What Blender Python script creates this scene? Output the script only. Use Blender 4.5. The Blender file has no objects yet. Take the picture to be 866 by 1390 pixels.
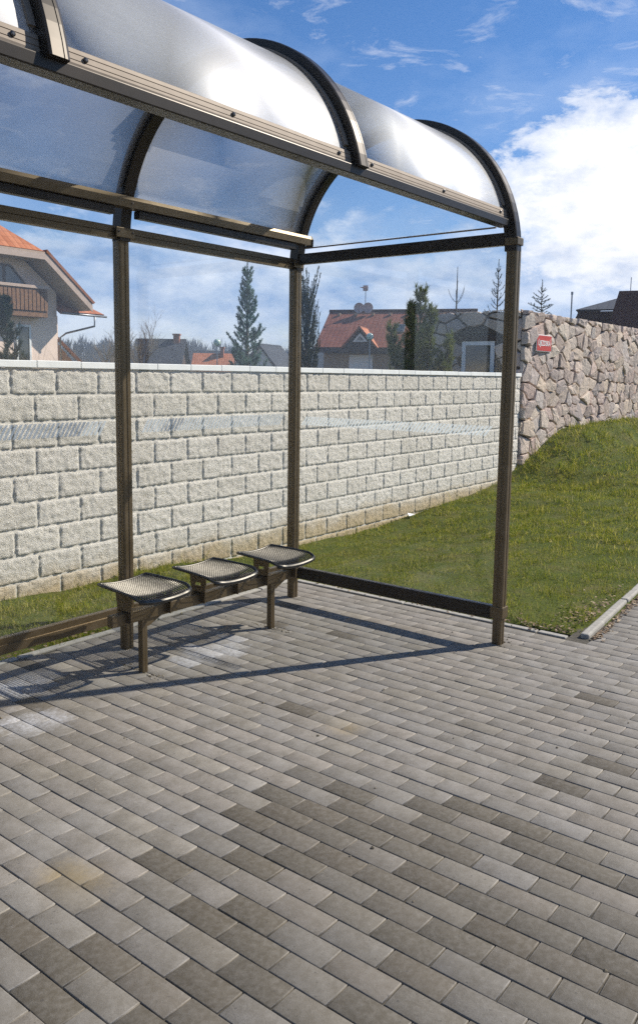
import bpy, bmesh, math, random
import numpy as np
from mathutils import Vector, Matrix, noise
random.seed(7); rng = np.random.default_rng(7)
S = bpy.context.scene; COL = S.collection
PI = math.pi; R_ = math.radians

# ------------------------------------------------------------------ helpers
def tag(o, label=None, cat=None, group=None, kind=None):
    if label: o['label'] = label
    if cat: o['category'] = cat
    if group: o['group'] = group
    if kind: o['kind'] = kind
    return o

def empty(name, loc=(0, 0, 0), rz=0.0):
    o = bpy.data.objects.new(name, None); COL.objects.link(o)
    o.location = loc; o.rotation_euler = (0, 0, rz); o.empty_display_size = .2
    return o

def link(name, me, m=None, parent=None, bevel=0, smooth=False):
    o = bpy.data.objects.new(name, me); COL.objects.link(o)
    if m: me.materials.append(m)
    if parent: o.parent = parent
    if smooth:
        for p in me.polygons: p.use_smooth = True
    if bevel:
        b = o.modifiers.new('edge', 'BEVEL'); b.width = bevel; b.segments = 2; b.limit_method = 'ANGLE'; b.angle_limit = R_(35)
    return o

class MB:
    def __init__(s): s.v = []; s.f = []
    def add(s, vs, fs):
        n = len(s.v); s.v += [tuple(v) for v in vs]; s.f += [tuple(i + n for i in f) for f in fs]; return s
    def box(s, x0, x1, y0, y1, z0, z1):
        vs = [(x, y, z) for z in (z0, z1) for (x, y) in ((x0, y0), (x1, y0), (x1, y1), (x0, y1))]
        return s.add(vs, [(3, 2, 1, 0), (4, 5, 6, 7), (0, 1, 5, 4), (1, 2, 6, 5), (2, 3, 7, 6), (3, 0, 4, 7)])
    def prism(s, prof, o, u, v, w, L):
        """profile (a,b) in axes u,v swept along w by L"""
        o, u, v, w = Vector(o), Vector(u), Vector(v), Vector(w)
        n = len(prof); vs = [o + u * a + v * b for a, b in prof] + [o + u * a + v * b + w * L for a, b in prof]
        fs = [tuple(range(n))[::-1], tuple(range(n, 2 * n))] + [(i, (i + 1) % n, n + (i + 1) % n, n + i) for i in range(n)]
        if u.cross(v).dot(w) * L < 0: fs = [f[::-1] for f in fs]
        return s.add(vs, fs)
    def tube(s, pts, r, k=8, cap=True):
        pts = [Vector(p) for p in pts]; n = len(pts)
        if not hasattr(r, '__len__'): r = [r] * n
        vs = []; up = None
        for i, p in enumerate(pts):
            t = (pts[min(i + 1, n - 1)] - pts[max(i - 1, 0)]).normalized()
            if up is None:
                a = Vector((0, 0, 1)) if abs(t.z) < .9 else Vector((1, 0, 0)); up = t.cross(a).normalized()
            else: up = (up - t * up.dot(t)).normalized()
            b = t.cross(up)
            for j in range(k):
                an = 2 * PI * j / k; vs.append(p + (up * math.cos(an) + b * math.sin(an)) * r[i])
        fs = [(i * k + j, i * k + (j + 1) % k, (i + 1) * k + (j + 1) % k, (i + 1) * k + j) for i in range(n - 1) for j in range(k)]
        if cap: fs += [tuple(range(k))[::-1], tuple(range((n - 1) * k, n * k))]
        return s.add(vs, fs)
    def lathe(s, prof, c, k=20, axis='Z'):
        vs = []
        for r, h in prof:
            for j in range(k):
                a = 2 * PI * j / k; x, y = r * math.cos(a), r * math.sin(a)
                vs.append((c[0] + x, c[1] + y, c[2] + h) if axis == 'Z' else ((c[0] + x, c[1] - h, c[2] + y) if axis == 'Y' else (c[0] + h, c[1] + x, c[2] + y)))
        n = len(prof)
        fs = [(i * k + j, i * k + (j + 1) % k, (i + 1) * k + (j + 1) % k, (i + 1) * k + j) for i in range(n - 1) for j in range(k)]
        fs += [tuple(range(k))[::-1], tuple(range((n - 1) * k, n * k))]
        return s.add(vs, fs)
    def mesh(s, name):
        me = bpy.data.meshes.new(name); me.from_pydata(s.v, [], s.f); me.update(); return me
    def build(s, name, m=None, parent=None, bevel=0, smooth=False):
        me = s.mesh(name)
        bm = bmesh.new(); bm.from_mesh(me); bmesh.ops.recalc_face_normals(bm, faces=bm.faces); bm.to_mesh(me); bm.free()
        return link(name, me, m, parent, bevel, smooth)

def np_mesh(name, V, F, m=None, parent=None, tone=None):
    """fast mesh from arrays; F is (n,k) with one k"""
    me = bpy.data.meshes.new(name); n, k = F.shape
    me.vertices.add(len(V)); me.vertices.foreach_set('co', np.asarray(V, np.float32).ravel())
    me.loops.add(n * k); me.loops.foreach_set('vertex_index', F.astype(np.int32).ravel())
    me.polygons.add(n); me.polygons.foreach_set('loop_start', np.arange(0, n * k, k, dtype=np.int32))
    me.update(calc_edges=True)
    if tone is not None:
        a = me.attributes.new('tone', 'FLOAT', 'FACE'); a.data.foreach_set('value', np.asarray(tone, np.float32))
    return link(name, me, m, parent)

# ------------------------------------------------------------------ materials
class NT:
    def __init__(s, name):
        s.m = bpy.data.materials.new(name); s.m.use_nodes = True; s.t = s.m.node_tree; s.t.nodes.clear()
        s.out = s.t.nodes.new('ShaderNodeOutputMaterial')
    def n(s, typ, **kw):
        nd = s.t.nodes.new(typ)
        for k, v in kw.items():
            if k in nd.inputs: s.set(nd.inputs[k], v)
            else: setattr(nd, k, v)
        return nd
    def set(s, sock, v):
        if isinstance(v, bpy.types.NodeSocket): s.t.links.new(v, sock)
        elif isinstance(v, (tuple, list)) and len(v) == 3 and sock.type == 'RGBA': sock.default_value = (*v, 1)
        else: sock.default_value = v
    def co(s, kind='Object'): return s.n('ShaderNodeTexCoord').outputs[kind]
    def pos(s): return s.n('ShaderNodeNewGeometry').outputs['Position']
    def noise(s, scale, detail=4, rough=.6, vec=None, dist=0):
        nd = s.n('ShaderNodeTexNoise'); nd.inputs['Scale'].default_value = scale; nd.inputs['Detail'].default_value = detail
        nd.inputs['Roughness'].default_value = rough; nd.inputs['Distortion'].default_value = dist
        s.set(nd.inputs['Vector'], vec if vec is not None else s.pos()); return nd.outputs['Fac']
    def ramp(s, fac, stops, interp='LINEAR'):
        nd = s.n('ShaderNodeValToRGB'); s.set(nd.inputs['Fac'], fac); cr = nd.color_ramp; cr.interpolation = interp
        while len(cr.elements) < len(stops): cr.elements.new(.5)
        for e, (p, c) in zip(cr.elements, stops): e.position = p; e.color = (*c, 1) if hasattr(c, '__len__') else (c, c, c, 1)
        return nd.outputs['Color']
    def mix(s, f, a, b, mode='MIX'):
        nd = s.n('ShaderNodeMix', data_type='RGBA', blend_type=mode)
        s.set(nd.inputs[0], f); s.set(nd.inputs[6], a); s.set(nd.inputs[7], b); return nd.outputs[2]
    def math(s, op, a, b=0.0, c=0.0, clamp=False):
        nd = s.n('ShaderNodeMath', operation=op, use_clamp=clamp); s.set(nd.inputs[0], a); s.set(nd.inputs[1], b); s.set(nd.inputs[2], c); return nd.outputs[0]
    def bump(s, h, strength=.3, dist=.01, nrm=None):
        nd = s.n('ShaderNodeBump'); nd.inputs['Strength'].default_value = strength; nd.inputs['Distance'].default_value = dist
        s.set(nd.inputs['Height'], h)
        if nrm: s.set(nd.inputs['Normal'], nrm)
        return nd.outputs['Normal']
    def bsdf(s, col, rough=.6, metal=0.0, nrm=None, spec=.5, **kw):
        b = s.n('ShaderNodeBsdfPrincipled'); s.set(b.inputs['Base Color'], col); s.set(b.inputs['Roughness'], rough); s.set(b.inputs['Metallic'], metal)
        s.set(b.inputs['Specular IOR Level'], spec)
        if nrm: s.set(b.inputs['Normal'], nrm)
        for k, v in kw.items(): s.set(b.inputs[k], v)
        return b.outputs[0]
    def done(s, sh): s.t.links.new(sh, s.out.inputs['Surface']); return s.m

def plain(name, col, rough=.6, metal=0.0, var=.25, scale=12, bump=.1, dist=.004, spec=.4):
    t = NT(name); n1 = t.noise(scale, 5, .65); n2 = t.noise(scale * 9, 3, .6)
    c = t.mix(t.ramp(n1, [(.3, 0), (.7, 1)]), tuple(x * (1 - var) for x in col), tuple(min(1, x * (1 + var)) for x in col))
    return t.done(t.bsdf(c, rough, metal, t.bump(n2, bump, dist) if bump else None, spec))

M = {}
# bronze-anodised aluminium: faint vertical drawing lines and dust
t = NT('bronze_aluminium'); p = t.pos()
n1 = t.noise(9, 5, .7); n2 = t.noise(140, 2, .5)
c = t.mix(t.ramp(n1, [(.35, 0), (.75, 1)]), (.118, .084, .042), (.165, .122, .070))
M['bronze'] = t.done(t.bsdf(c, t.ramp(n1, [(.3, .34), (.7, .5)]), .62, t.bump(n2, .05, .001), .5))
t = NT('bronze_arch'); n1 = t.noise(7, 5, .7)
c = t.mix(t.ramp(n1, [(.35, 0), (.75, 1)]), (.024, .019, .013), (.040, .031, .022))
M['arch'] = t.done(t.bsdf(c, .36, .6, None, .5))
t = NT('strip_aluminium'); n1 = t.noise(11, 5, .7)
c = t.mix(t.ramp(n1, [(.35, 0), (.75, 1)]), (.215, .172, .130), (.275, .225, .175))
M['strip'] = t.done(t.bsdf(c, .62, .15, None, .3))
M['rivet'] = plain('rivet_steel', (.10, .095, .09), .3, .9, .1, 40, 0)
t = NT('seat_steel'); n1 = t.noise(30, 4, .6)
c = t.mix(t.ramp(n1, [(.3, 0), (.7, 1)]), (.042, .038, .032), (.072, .066, .057))
M['seat'] = t.done(t.bsdf(c, .33, .75, t.bump(t.noise(200, 2), .05, .001), .5))
M['dark_rubber'] = plain('gasket_rubber', (.02, .02, .02), .6)

def thin_fresnel(t, ior):
    """pane without refraction: both faces reflect as air to glass"""
    b = t.n('ShaderNodeNewGeometry').outputs['Backfacing']; f = t.n('ShaderNodeFresnel')
    t.set(f.inputs['IOR'], t.math('ADD', ior, t.math('MULTIPLY', b, 1 / ior - ior))); return f.outputs[0]
def glass(name, tint, dust, ior=1.5):
    t = NT(name); tr = t.n('ShaderNodeBsdfTransparent', Color=(*tint, 1)).outputs[0]
    gl = t.n('ShaderNodeBsdfGlossy', Roughness=0.0).outputs[0]
    fr = thin_fresnel(t, ior)
    m1 = t.n('ShaderNodeMixShader'); t.set(m1.inputs[0], fr); t.set(m1.inputs[1], tr); t.set(m1.inputs[2], gl)
    df = t.n('ShaderNodeBsdfDiffuse', Color=(.62, .64, .64, 1)).outputs[0]
    n = t.noise(3.5, 6, .7); f = t.ramp(n, [(.35, dust * .3), (.8, dust)])
    m2 = t.n('ShaderNodeMixShader'); t.set(m2.inputs[0], f); t.set(m2.inputs[1], m1.outputs[0]); t.set(m2.inputs[2], df)
    return t.done(m2.outputs[0])
M['glass'] = glass('shelter_glass', (.985, .993, .990), .009)
t = NT('sheet_polycarbonate')   # dusty, scuffed clear sheet
n = t.noise(2.2, 6, .7); n2 = t.noise(60, 3, .6)
tr = t.n('ShaderNodeBsdfTransparent', Color=(.92, .94, .95, 1)).outputs[0]
df = t.n('ShaderNodeBsdfDiffuse', Color=(.46, .47, .49, 1)).outputs[0]
tl = t.n('ShaderNodeBsdfTranslucent', Color=(.80, .82, .88, 1)).outputs[0]
m0 = t.n('ShaderNodeMixShader'); t.set(m0.inputs[0], .55); t.set(m0.inputs[1], df); t.set(m0.inputs[2], tl)
m1 = t.n('ShaderNodeMixShader'); t.set(m1.inputs[0], t.ramp(n, [(.3, .32), (.75, .46)])); t.set(m1.inputs[1], tr); t.set(m1.inputs[2], m0.outputs[0])
gl = t.n('ShaderNodeBsdfGlossy', Roughness=.46, Color=(.62, .62, .63, 1)); t.set(gl.inputs['Normal'], t.bump(n2, .05, .002))
fr = thin_fresnel(t, 1.58)
m2 = t.n('ShaderNodeMixShader'); t.set(m2.inputs[0], fr); t.set(m2.inputs[1], m1.outputs[0]); t.set(m2.inputs[2], gl.outputs[0])
M['sheet'] = t.done(m2.outputs[0])
t = NT('frosted_band')   # etched diagonal marks on the panes
tr = t.n('ShaderNodeBsdfTransparent').outputs[0]; df = t.n('ShaderNodeBsdfDiffuse', Color=(.78, .84, .85, 1)).outputs[0]
tl = t.n('ShaderNodeBsdfTranslucent', Color=(.78, .84, .85, 1)).outputs[0]
m0 = t.n('ShaderNodeMixShader'); t.set(m0.inputs[0], .5); t.set(m0.inputs[1], df); t.set(m0.inputs[2], tl)
m1 = t.n('ShaderNodeMixShader'); t.set(m1.inputs[0], .8); t.set(m1.inputs[1], tr); t.set(m1.inputs[2], m0.outputs[0])
M['frost'] = t.done(m1.outputs[0])

# concrete pavers
t = NT('concrete_pavers'); tone = t.n('ShaderNodeAttribute', attribute_name='tone').outputs['Fac']
isl = t.n('ShaderNodeNewGeometry').outputs['Random Per Island']
base = t.ramp(tone, [(0, (.064, .053, .037)), (.3, (.102, .089, .067)), (.6, (.222, .206, .180)), (1, (.350, .328, .295))])
hue = t.ramp(isl, [(0, (1.0, .965, .90)), (.4, (.97, .97, .98)), (.75, (1.04, .99, .95)), (1, (.93, .94, .97))])
c = t.mix(1.0, base, hue, 'MULTIPLY')
nA = t.noise(5.5, 6, .68); nB = t.noise(45, 4, .7); nC = t.noise(420, 2, .6)
vi = t.n('ShaderNodeVectorMath', operation='ADD'); t.set(vi.inputs[0], t.pos()); cb = t.n('ShaderNodeCombineXYZ'); t.set(cb.inputs[0], t.math('MULTIPLY', isl, 37)); t.set(vi.inputs[1], cb.outputs[0])
nD = t.noise(9, 5, .7, vi.outputs[0])
c = t.mix(t.ramp(nD, [(.40, 0), (.68, .6)]), c, (.115, .098, .072)); c = t.mix(t.ramp(nA, [(.42, 0), (.72, .4)]), c, (.105, .09, .066))
c = t.mix(t.ramp(nB, [(.4, 0), (.75, .34)]), c, (.30, .28, .25))
c = t.mix(t.ramp(nC, [(.44, 0), (.68, .5)]), c, (.085, .075, .06))
# lime bloom near the bench, ochre rust marks
po = t.n('ShaderNodeSeparateXYZ', Vector=t.pos()); X, Y = po.outputs[0], po.outputs[1]
def blob(t, X, Y, cx, cy, rx, ry):
    a = t.math('DIVIDE', t.math('SUBTRACT', X, cx), rx); b = t.math('DIVIDE', t.math('SUBTRACT', Y, cy), ry)
    d = t.math('SQRT', t.math('ADD', t.math('MULTIPLY', a, a), t.math('MULTIPLY', b, b)))
    return t.math('SUBTRACT', 1.0, d, clamp=True)
bl = t.math('MAXIMUM', blob(t, X, Y, -1.20, -.42, .62, .32), t.math('MAXIMUM', blob(t, X, Y, -2.25, -.05, .45, .25), blob(t, X, Y, -2.45, -.5, .35, .3)))
nW = t.noise(13, 6, .8); nW2 = t.noise(60, 4, .7)
wm = t.math('MULTIPLY', t.ramp(t.math('ADD', t.math('ADD', t.math('MULTIPLY', bl, .62), t.math('MULTIPLY', isl, .22)), t.math('MULTIPLY', nW, .75)), [(.74, 0), (1.08, .5)]), t.ramp(nW2, [(.3, .15), (.65, .95)]))
c = t.mix(wm, c, (.68, .69, .72))
oc = t.math('MAXIMUM', blob(t, X, Y, -3.03, -1.66, .16, .20), blob(t, X, Y, -1.54, -1.62, .14, .15))
c = t.mix(t.math('MULTIPLY', t.math('MULTIPLY', t.ramp(t.math('ADD', oc, t.math('MULTIPLY', t.math('SUBTRACT', nB, .5), .9)), [(.15, 0), (.85, .5)]), t.ramp(nA, [(.3, .3), (.6, 1)])), t.ramp(isl, [(.2, .35), (.5, 1)])), c, (.30, .215, .085))
sp = t.ramp(t.noise(75, 1, .3), [(.74, 0), (.76, 1)]); c = t.mix(t.math('MULTIPLY', sp, .5), c, (.06, .055, .05))
h = t.math('ADD', t.math('MULTIPLY', nC, .6), t.math('MULTIPLY', nB, .6))
M['paver'] = t.done(t.bsdf(c, .82, 0, t.bump(h, .42, .004), .3))
M['sand'] = plain('joint_sand', (.075, .066, .050), .95, 0, .5, 60, .5, .004)
M['kerb'] = plain('kerb_concrete', (.33, .31, .27), .85, 0, .22, 25, .35, .004)
M['asphalt'] = plain('road_asphalt', (.05, .05, .052), .9, 0, .3, 30, .5, .006)
M['terrain'] = plain('meadow', (.075, .085, .035), .95, 0, .4, .3, .2, .05)

t = NT('lawn_soil'); n1 = t.noise(2.2, 6, .7); n2 = t.noise(35, 4, .7)
c = t.ramp(n1, [(.3, (.065, .095, .014)), (.5, (.10, .118, .024)), (.72, (.15, .13, .045))])
c = t.mix(t.ramp(n2, [(.4, 0), (.7, .6)]), c, (.045, .045, .016))
M['soil'] = t.done(t.bsdf(c, .95, 0, t.bump(n2, .8, .03), .1))
t = NT('grass_blades'); isl = t.n('ShaderNodeNewGeometry').outputs['Random Per Island']
n1 = t.noise(1.6, 5, .65); n2 = t.noise(7.5, 4, .6)
g = t.ramp(isl, [(0, (.042, .074, .007)), (.25, (.16, .205, .014)), (.56, (.30, .315, .032)), (.78, (.42, .37, .08)), (1, (.66, .55, .28))])
g = t.mix(t.ramp(n1, [(.42, 0), (.7, .55)]), g, (.21, .20, .045))
g = t.mix(t.ramp(n2, [(.5, 0), (.72, .65)]), g, (.050, .085, .008))  # dark patches paint the shadow between clumps into the blade colour
df = t.n('ShaderNodeBsdfDiffuse'); t.set(df.inputs['Color'], g)
tl = t.n('ShaderNodeBsdfTranslucent'); t.set(tl.inputs['Color'], t.mix(1.0, g, (1.1, 1.15, .6), 'MULTIPLY'))
mx = t.n('ShaderNodeMixShader'); t.set(mx.inputs[0], .35); t.set(mx.inputs[1], df.outputs[0]); t.set(mx.inputs[2], tl.outputs[0])
M['grass'] = t.done(mx.outputs[0])
t = NT('dry_leaves'); isl = t.n('ShaderNodeNewGeometry').outputs['Random Per Island']
M['leaf'] = t.done(t.bsdf(t.ramp(isl, [(0, (.07, .045, .025)), (.5, (.16, .10, .05)), (.8, (.28, .19, .10)), (1, (.42, .33, .22))]), .8))

# split-face concrete block
t = NT('split_block'); isl = t.n('ShaderNodeNewGeometry').outputs['Random Per Island']; pz = t.n('ShaderNodeSeparateXYZ', Vector=t.pos()).outputs[2]
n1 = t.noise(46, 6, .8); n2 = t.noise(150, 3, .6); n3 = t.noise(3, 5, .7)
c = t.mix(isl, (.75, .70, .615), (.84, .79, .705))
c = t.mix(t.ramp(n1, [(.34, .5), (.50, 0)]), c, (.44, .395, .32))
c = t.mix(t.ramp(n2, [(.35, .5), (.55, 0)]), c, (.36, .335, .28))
low = t.ramp(t.math('ADD', t.math('ADD', pz, .30), t.math('MULTIPLY', t.math('SUBTRACT', n3, .5), .35)), [(.0, 1), (.2, .85), (.40, 0)])
c = t.mix(t.math('MULTIPLY', low, .8), c, (.47, .335, .15))
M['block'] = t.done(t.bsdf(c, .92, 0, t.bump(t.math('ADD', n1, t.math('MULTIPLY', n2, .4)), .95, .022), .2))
M['mortar'] = plain('wall_mortar', (.60, .56, .49), .95, 0, .2, 20, .4, .004)
M['coping'] = plain('coping_concrete', (.78, .78, .75), .8, 0, .07, 6, .2, .003)
t = NT('rubble_stone'); isl = t.n('ShaderNodeNewGeometry').outputs['Random Per Island']
c = t.ramp(isl, [(0, (.36, .29, .25)), (.22, (.53, .42, .35)), (.38, (.42, .36, .335)), (.55, (.62, .50, .38)), (.75, (.48, .435, .40)), (.88, (.54, .40, .34)), (1, (.72, .62, .50))])
n1 = t.noise(16, 6, .72); n2 = t.noise(90, 4, .7)
c = t.mix(t.ramp(n1, [(.33, .35), (.55, 0)]), c, (.24, .18, .15)); c = t.mix(t.ramp(n2, [(.42, 0), (.75, .5)]), c, (.66, .56, .46))
M['stone'] = t.done(t.bsdf(c, .9, 0, t.bump(t.math('ADD', n1, t.math('MULTIPLY', n2, .5)), .7, .02), .2))
M['stone_mortar'] = plain('rubble_mortar', (.10, .078, .06), .95, 0, .3, 14, .6, .01)

def tiles(name, c1, c2, sx, sz, rough=.75):
    """clay pantiles: rows run along local slope coordinate in UV"""
    t = NT(name); uv = t.n('ShaderNodeUVMap').outputs[0]; s = t.n('ShaderNodeSeparateXYZ', Vector=uv)
    u = t.math('MULTIPLY', s.outputs[0], 1 / sx); v = t.math('MULTIPLY', s.outputs[1], 1 / sz)
    wu = t.math('ABSOLUTE', t.math('SINE', t.math('MULTIPLY', u, PI))); fv = t.math('FRACT', v)
    h = t.math('ADD', t.math('MULTIPLY', wu, .25), t.math('MULTIPLY', t.math('SUBTRACT', 1.0, fv), .7))
    cell = t.n('ShaderNodeTexWhiteNoise', noise_dimensions='2D')
    cv = t.n('ShaderNodeCombineXYZ'); t.set(cv.inputs[0], t.math('FLOOR', u)); t.set(cv.inputs[1], t.math('FLOOR', v)); t.set(cell.inputs['Vector'], cv.outputs[0])
    c = t.mix(cell.outputs['Value'], c1, c2); c = t.mix(t.ramp(t.noise(1.2, 5, .7), [(.4, 0), (.75, .4)]), c, tuple(x * .6 for x in c1))
    gap = t.ramp(t.math('MINIMUM', t.math('MULTIPLY', wu, 2.2), t.math('MULTIPLY', fv, 7)), [(.10, .55), (.5, 0)])
    c = t.mix(gap, c, tuple(x * .25 for x in c1))
    return t.done(t.bsdf(c, rough, 0, t.bump(h, .6, .035), .3))
M['tile_orange'] = tiles('roof_tiles_orange', (.40, .135, .062), (.52, .20, .10), .2, .3)
M['tile_red'] = tiles('roof_tiles_red', (.20, .066, .040), (.27, .095, .058), .24, .34)
M['tile_brown'] = tiles('roof_tiles_brown', (.070, .019, .012), (.095, .027, .017), .22, .3)
M['tile_dark'] = tiles('roof_tiles_slate', (.030, .036, .05), (.045, .052, .07), .4, .3, .85)
M['render'] = plain('wall_render', (.85, .66, .545), .9, 0, .06, 3, .15, .005)
M['render_ochre'] = plain('wall_render_ochre', (.33, .25, .17), .9, 0, .1, 3, .15, .005)
M['render_white'] = plain('wall_render_white', (.74, .72, .68), .9, 0, .06, 3, .15, .005)
M['wood'] = plain('stained_wood', (.20, .10, .045), .6, 0, .4, 9, .2, .005)
M['wood_dark'] = plain('dark_wood', (.055, .035, .025), .6, 0, .3, 9, .2, .005)
M['soffit'] = plain('soffit_boards', (.48, .36, .29), .7, 0, .12, 6, .1, .004)
M['zinc'] = plain('zinc_gutter', (.24, .24, .25), .45, .7, .15, 8, 0)
M['frame_brown'] = plain('window_frame_brown', (.11, .075, .055), .5, 0, .2, 12, 0)
M['white'] = plain('white_paint', (.80, .80, .78), .5, 0, .05, 10, 0)
t = NT('window_pane'); M['pane'] = t.done(t.bsdf((.03, .04, .045), .03, 0, None, .9))
M['brick'] = plain('chimney_brick', (.30, .12, .075), .9, 0, .35, 14, .4, .01)
M['dish'] = plain('dish_grey', (.42, .36, .35), .5, .1, .1, 10, 0)
M['steel'] = plain('galvanised_steel', (.33, .34, .35), .45, .7, .15, 20, 0)
M['sign_red'] = plain('sign_enamel_red', (.47, .035, .016), .35, 0, .08, 15, 0)
M['sign_white'] = plain('sign_enamel_white', (.82, .80, .77), .4, 0, .04, 15, 0)
t = NT('lamp_globe'); b = t.bsdf((.62, .78, .66), .15, 0, None, .6, **{'Transmission Weight': .25}); M['globe'] = t.done(b)
def foliage(name, cs, trans=.15):
    t = NT(name); isl = t.n('ShaderNodeNewGeometry').outputs['Random Per Island']
    c = t.ramp(isl, [(i / (len(cs) - 1), c) for i, c in enumerate(cs)])
    c = t.mix(t.ramp(t.noise(3, 4), [(.4, 0), (.7, .4)]), c, cs[0])
    df = t.n('ShaderNodeBsdfDiffuse'); t.set(df.inputs['Color'], c); tl = t.n('ShaderNodeBsdfTranslucent'); t.set(tl.inputs['Color'], c)
    mx = t.n('ShaderNodeMixShader'); t.set(mx.inputs[0], trans); t.set(mx.inputs[1], df.outputs[0]); t.set(mx.inputs[2], tl.outputs[0])
    return t.done(mx.outputs[0])
M['spruce'] = foliage('blue_spruce_needles', [(.09, .165, .14), (.16, .26, .225), (.23, .34, .285)], .4)
M['spruce_green'] = foliage('spruce_needles', [(.03, .055, .028), (.055, .085, .042), (.10, .12, .07)])
M['juniper'] = foliage('juniper_sprays', [(.05, .055, .022), (.085, .090, .038), (.15, .14, .065)])
M['pine'] = foliage('pine_needles', [(.08, .105, .025), (.16, .19, .045), (.27, .28, .10)], .3)
M['pine_dark'] = foliage('dark_pine_needles', [(.018, .035, .018), (.035, .06, .03), (.06, .09, .045)])
M['bark'] = plain('bark', (.10, .075, .05), .95, 0, .3, 30, .5, .01)
M['twig'] = plain('bare_twigs', (.20, .16, .12), .95, 0, .25, 10, 0)
M['far_twig'] = plain('far_bare_wood', (.15, .155, .17), .95, 0, .35, .15, 0)
M['gravel'] = foliage('gravel_chips', [(.10, .085, .06), (.24, .20, .14), (.45, .42, .37)], 0)
M['paper'] = plain('paper', (.8, .8, .8), .8, 0, .04, 20, 0)

# ------------------------------------------------------------------ camera
F_PX, PITCH, ROLL, YAW = 1116.98, .1241, .0134, .6684
CAM = Vector((-4.4616, -3.7536, 1.5921))
Fv = Vector((math.cos(YAW) * math.cos(PITCH), math.sin(YAW) * math.cos(PITCH), -math.sin(PITCH)))
R0 = Vector((math.sin(YAW), -math.cos(YAW), 0)); U0 = R0.cross(Fv)
Rv = R0 * math.cos(ROLL) + U0 * math.sin(ROLL); Uv = U0 * math.cos(ROLL) - R0 * math.sin(ROLL)
cd = bpy.data.cameras.new('camera'); cam = bpy.data.objects.new('camera', cd); COL.objects.link(cam)
m = Matrix.Identity(4)
for i in range(3): m[i][0], m[i][1], m[i][2], m[i][3] = Rv[i], Uv[i], -Fv[i], CAM[i]
cam.matrix_world = m; cd.sensor_fit = 'VERTICAL'; cd.sensor_height = 36; cd.lens = 36 * F_PX / 1390; cd.shift_y = -45 / 1390
cd.clip_end = 5000; cd.clip_start = .05; S.camera = cam
def at(x, y, d):
    """world point at depth d metres behind photo pixel (x, y)"""
    return CAM + (Fv + Rv * ((x - 433) / F_PX) + Uv * ((650 - y) / F_PX)) * d

# ------------------------------------------------------------------ light and sky
SUN_AZ, SUN_EL = R_(-30.5), R_(40)
sd = bpy.data.lights.new('sun', 'SUN'); sd.energy = 5.0; sd.angle = R_(.53); sd.color = (1, .935, .83)
so = bpy.data.objects.new('sun', sd); COL.objects.link(so)
sdir = Vector((math.cos(SUN_AZ) * math.cos(SUN_EL), math.sin(SUN_AZ) * math.cos(SUN_EL), math.sin(SUN_EL)))
so.rotation_euler = sdir.to_track_quat('Z', 'Y').to_euler(); so.location = (10, -8, 12)
W = bpy.data.worlds.new('World'); S.world = W; W.use_nodes = True; wt = W.node_tree; wt.nodes.clear()
t = NT.__new__(NT); t.t = wt
sky = t.n('ShaderNodeTexSky'); sky.sky_type = 'NISHITA'; sky.sun_disc = False; sky.sun_elevation = SUN_EL
sky.sun_rotation = PI / 2 - SUN_AZ; sky.air_density = 1.0; sky.dust_density = .0; sky.ozone_density = 2.2; sky.altitude = 300
d = t.n('ShaderNodeTexCoord').outputs['Generated']; s = t.n('ShaderNodeSeparateXYZ', Vector=d)
az = t.math('MULTIPLY', t.math('ARCTAN2', s.outputs[1], s.outputs[0]), 180 / PI); el = t.math('MULTIPLY', t.math('ARCSINE', s.outputs[2]), 180 / PI)
vs = t.n('ShaderNodeVectorMath', operation='MULTIPLY'); t.set(vs.inputs[0], d); vs.inputs[1].default_value = (1, 1, 2.1); dv = vs.outputs[0]
def field(a0, e0, ra, re):
    a = t.math('DIVIDE', t.math('SUBTRACT', az, a0), ra); b = t.math('DIVIDE', t.math('SUBTRACT', el, e0), re)
    return t.math('SUBTRACT', 1.0, t.math('SQRT', t.math('ADD', t.math('MULTIPLY', a, a), t.math('MULTIPLY', b, b))))
nbig = t.noise(5.5, 7, .62, dv, .25); nmid = t.noise(16, 7, .66, dv, .2); nsoft = t.noise(3.2, 5, .55, dv)
# one heap of cumulus on the right of the view
cu = t.math('ADD', field(15.5, 11.6, 12.5, 6.6), t.math('MULTIPLY', t.math('SUBTRACT', nmid, .5), 1.0))
cu = t.ramp(cu, [(.0, 0), (.10, .6), (.32, 1)])
# broken low bank along the horizon ahead, all round
lowband = t.ramp(t.math('ABSOLUTE', t.math('SUBTRACT', el, 4.5)), [(0, .0), (1, 0)])
bank = t.math('SUBTRACT', 1.0, t.math('DIVIDE', t.math('ABSOLUTE', t.math('SUBTRACT', el, 5.0)), 8.5))
bank = t.math('ADD', bank, t.math('MULTIPLY', t.math('SUBTRACT', nbig, .5), 2.4))
bank = t.ramp(bank, [(.40, 0), (.62, .7), (.95, 1)])
# thin high wisps
ws = t.n('ShaderNodeVectorMath', operation='MULTIPLY'); t.set(ws.inputs[0], d); ws.inputs[1].default_value = (1, 1, 3.2)
wisp = t.ramp(t.noise(11, 7, .68, ws.outputs[0], .5), [(.55, 0), (.75, .55)])
wispzone = t.ramp(el, [(0, 0), (.05, 0)])
veil = t.ramp(t.noise(3.6, 5, .6, dv), [(.46, 0), (.72, .42)])
shade = t.ramp(t.noise(9, 6, .6, dv), [(.36, 0), (.64, 1)])
hs = t.n('ShaderNodeHueSaturation', Saturation=1.30, Value=1.0); t.set(hs.inputs['Color'], sky.outputs[0]); skyc = t.mix(1.0, hs.outputs[0], (1.12, 1.0, 1.10), 'MULTIPLY')
K = 1.0
grey = (2.4 * K, 3.9 * K, 6.7 * K); white = (9.4 * K, 9.5 * K, 9.8 * K)
c = t.mix(veil, skyc, (5.2 * K, 6.4 * K, 8.6 * K))
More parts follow.
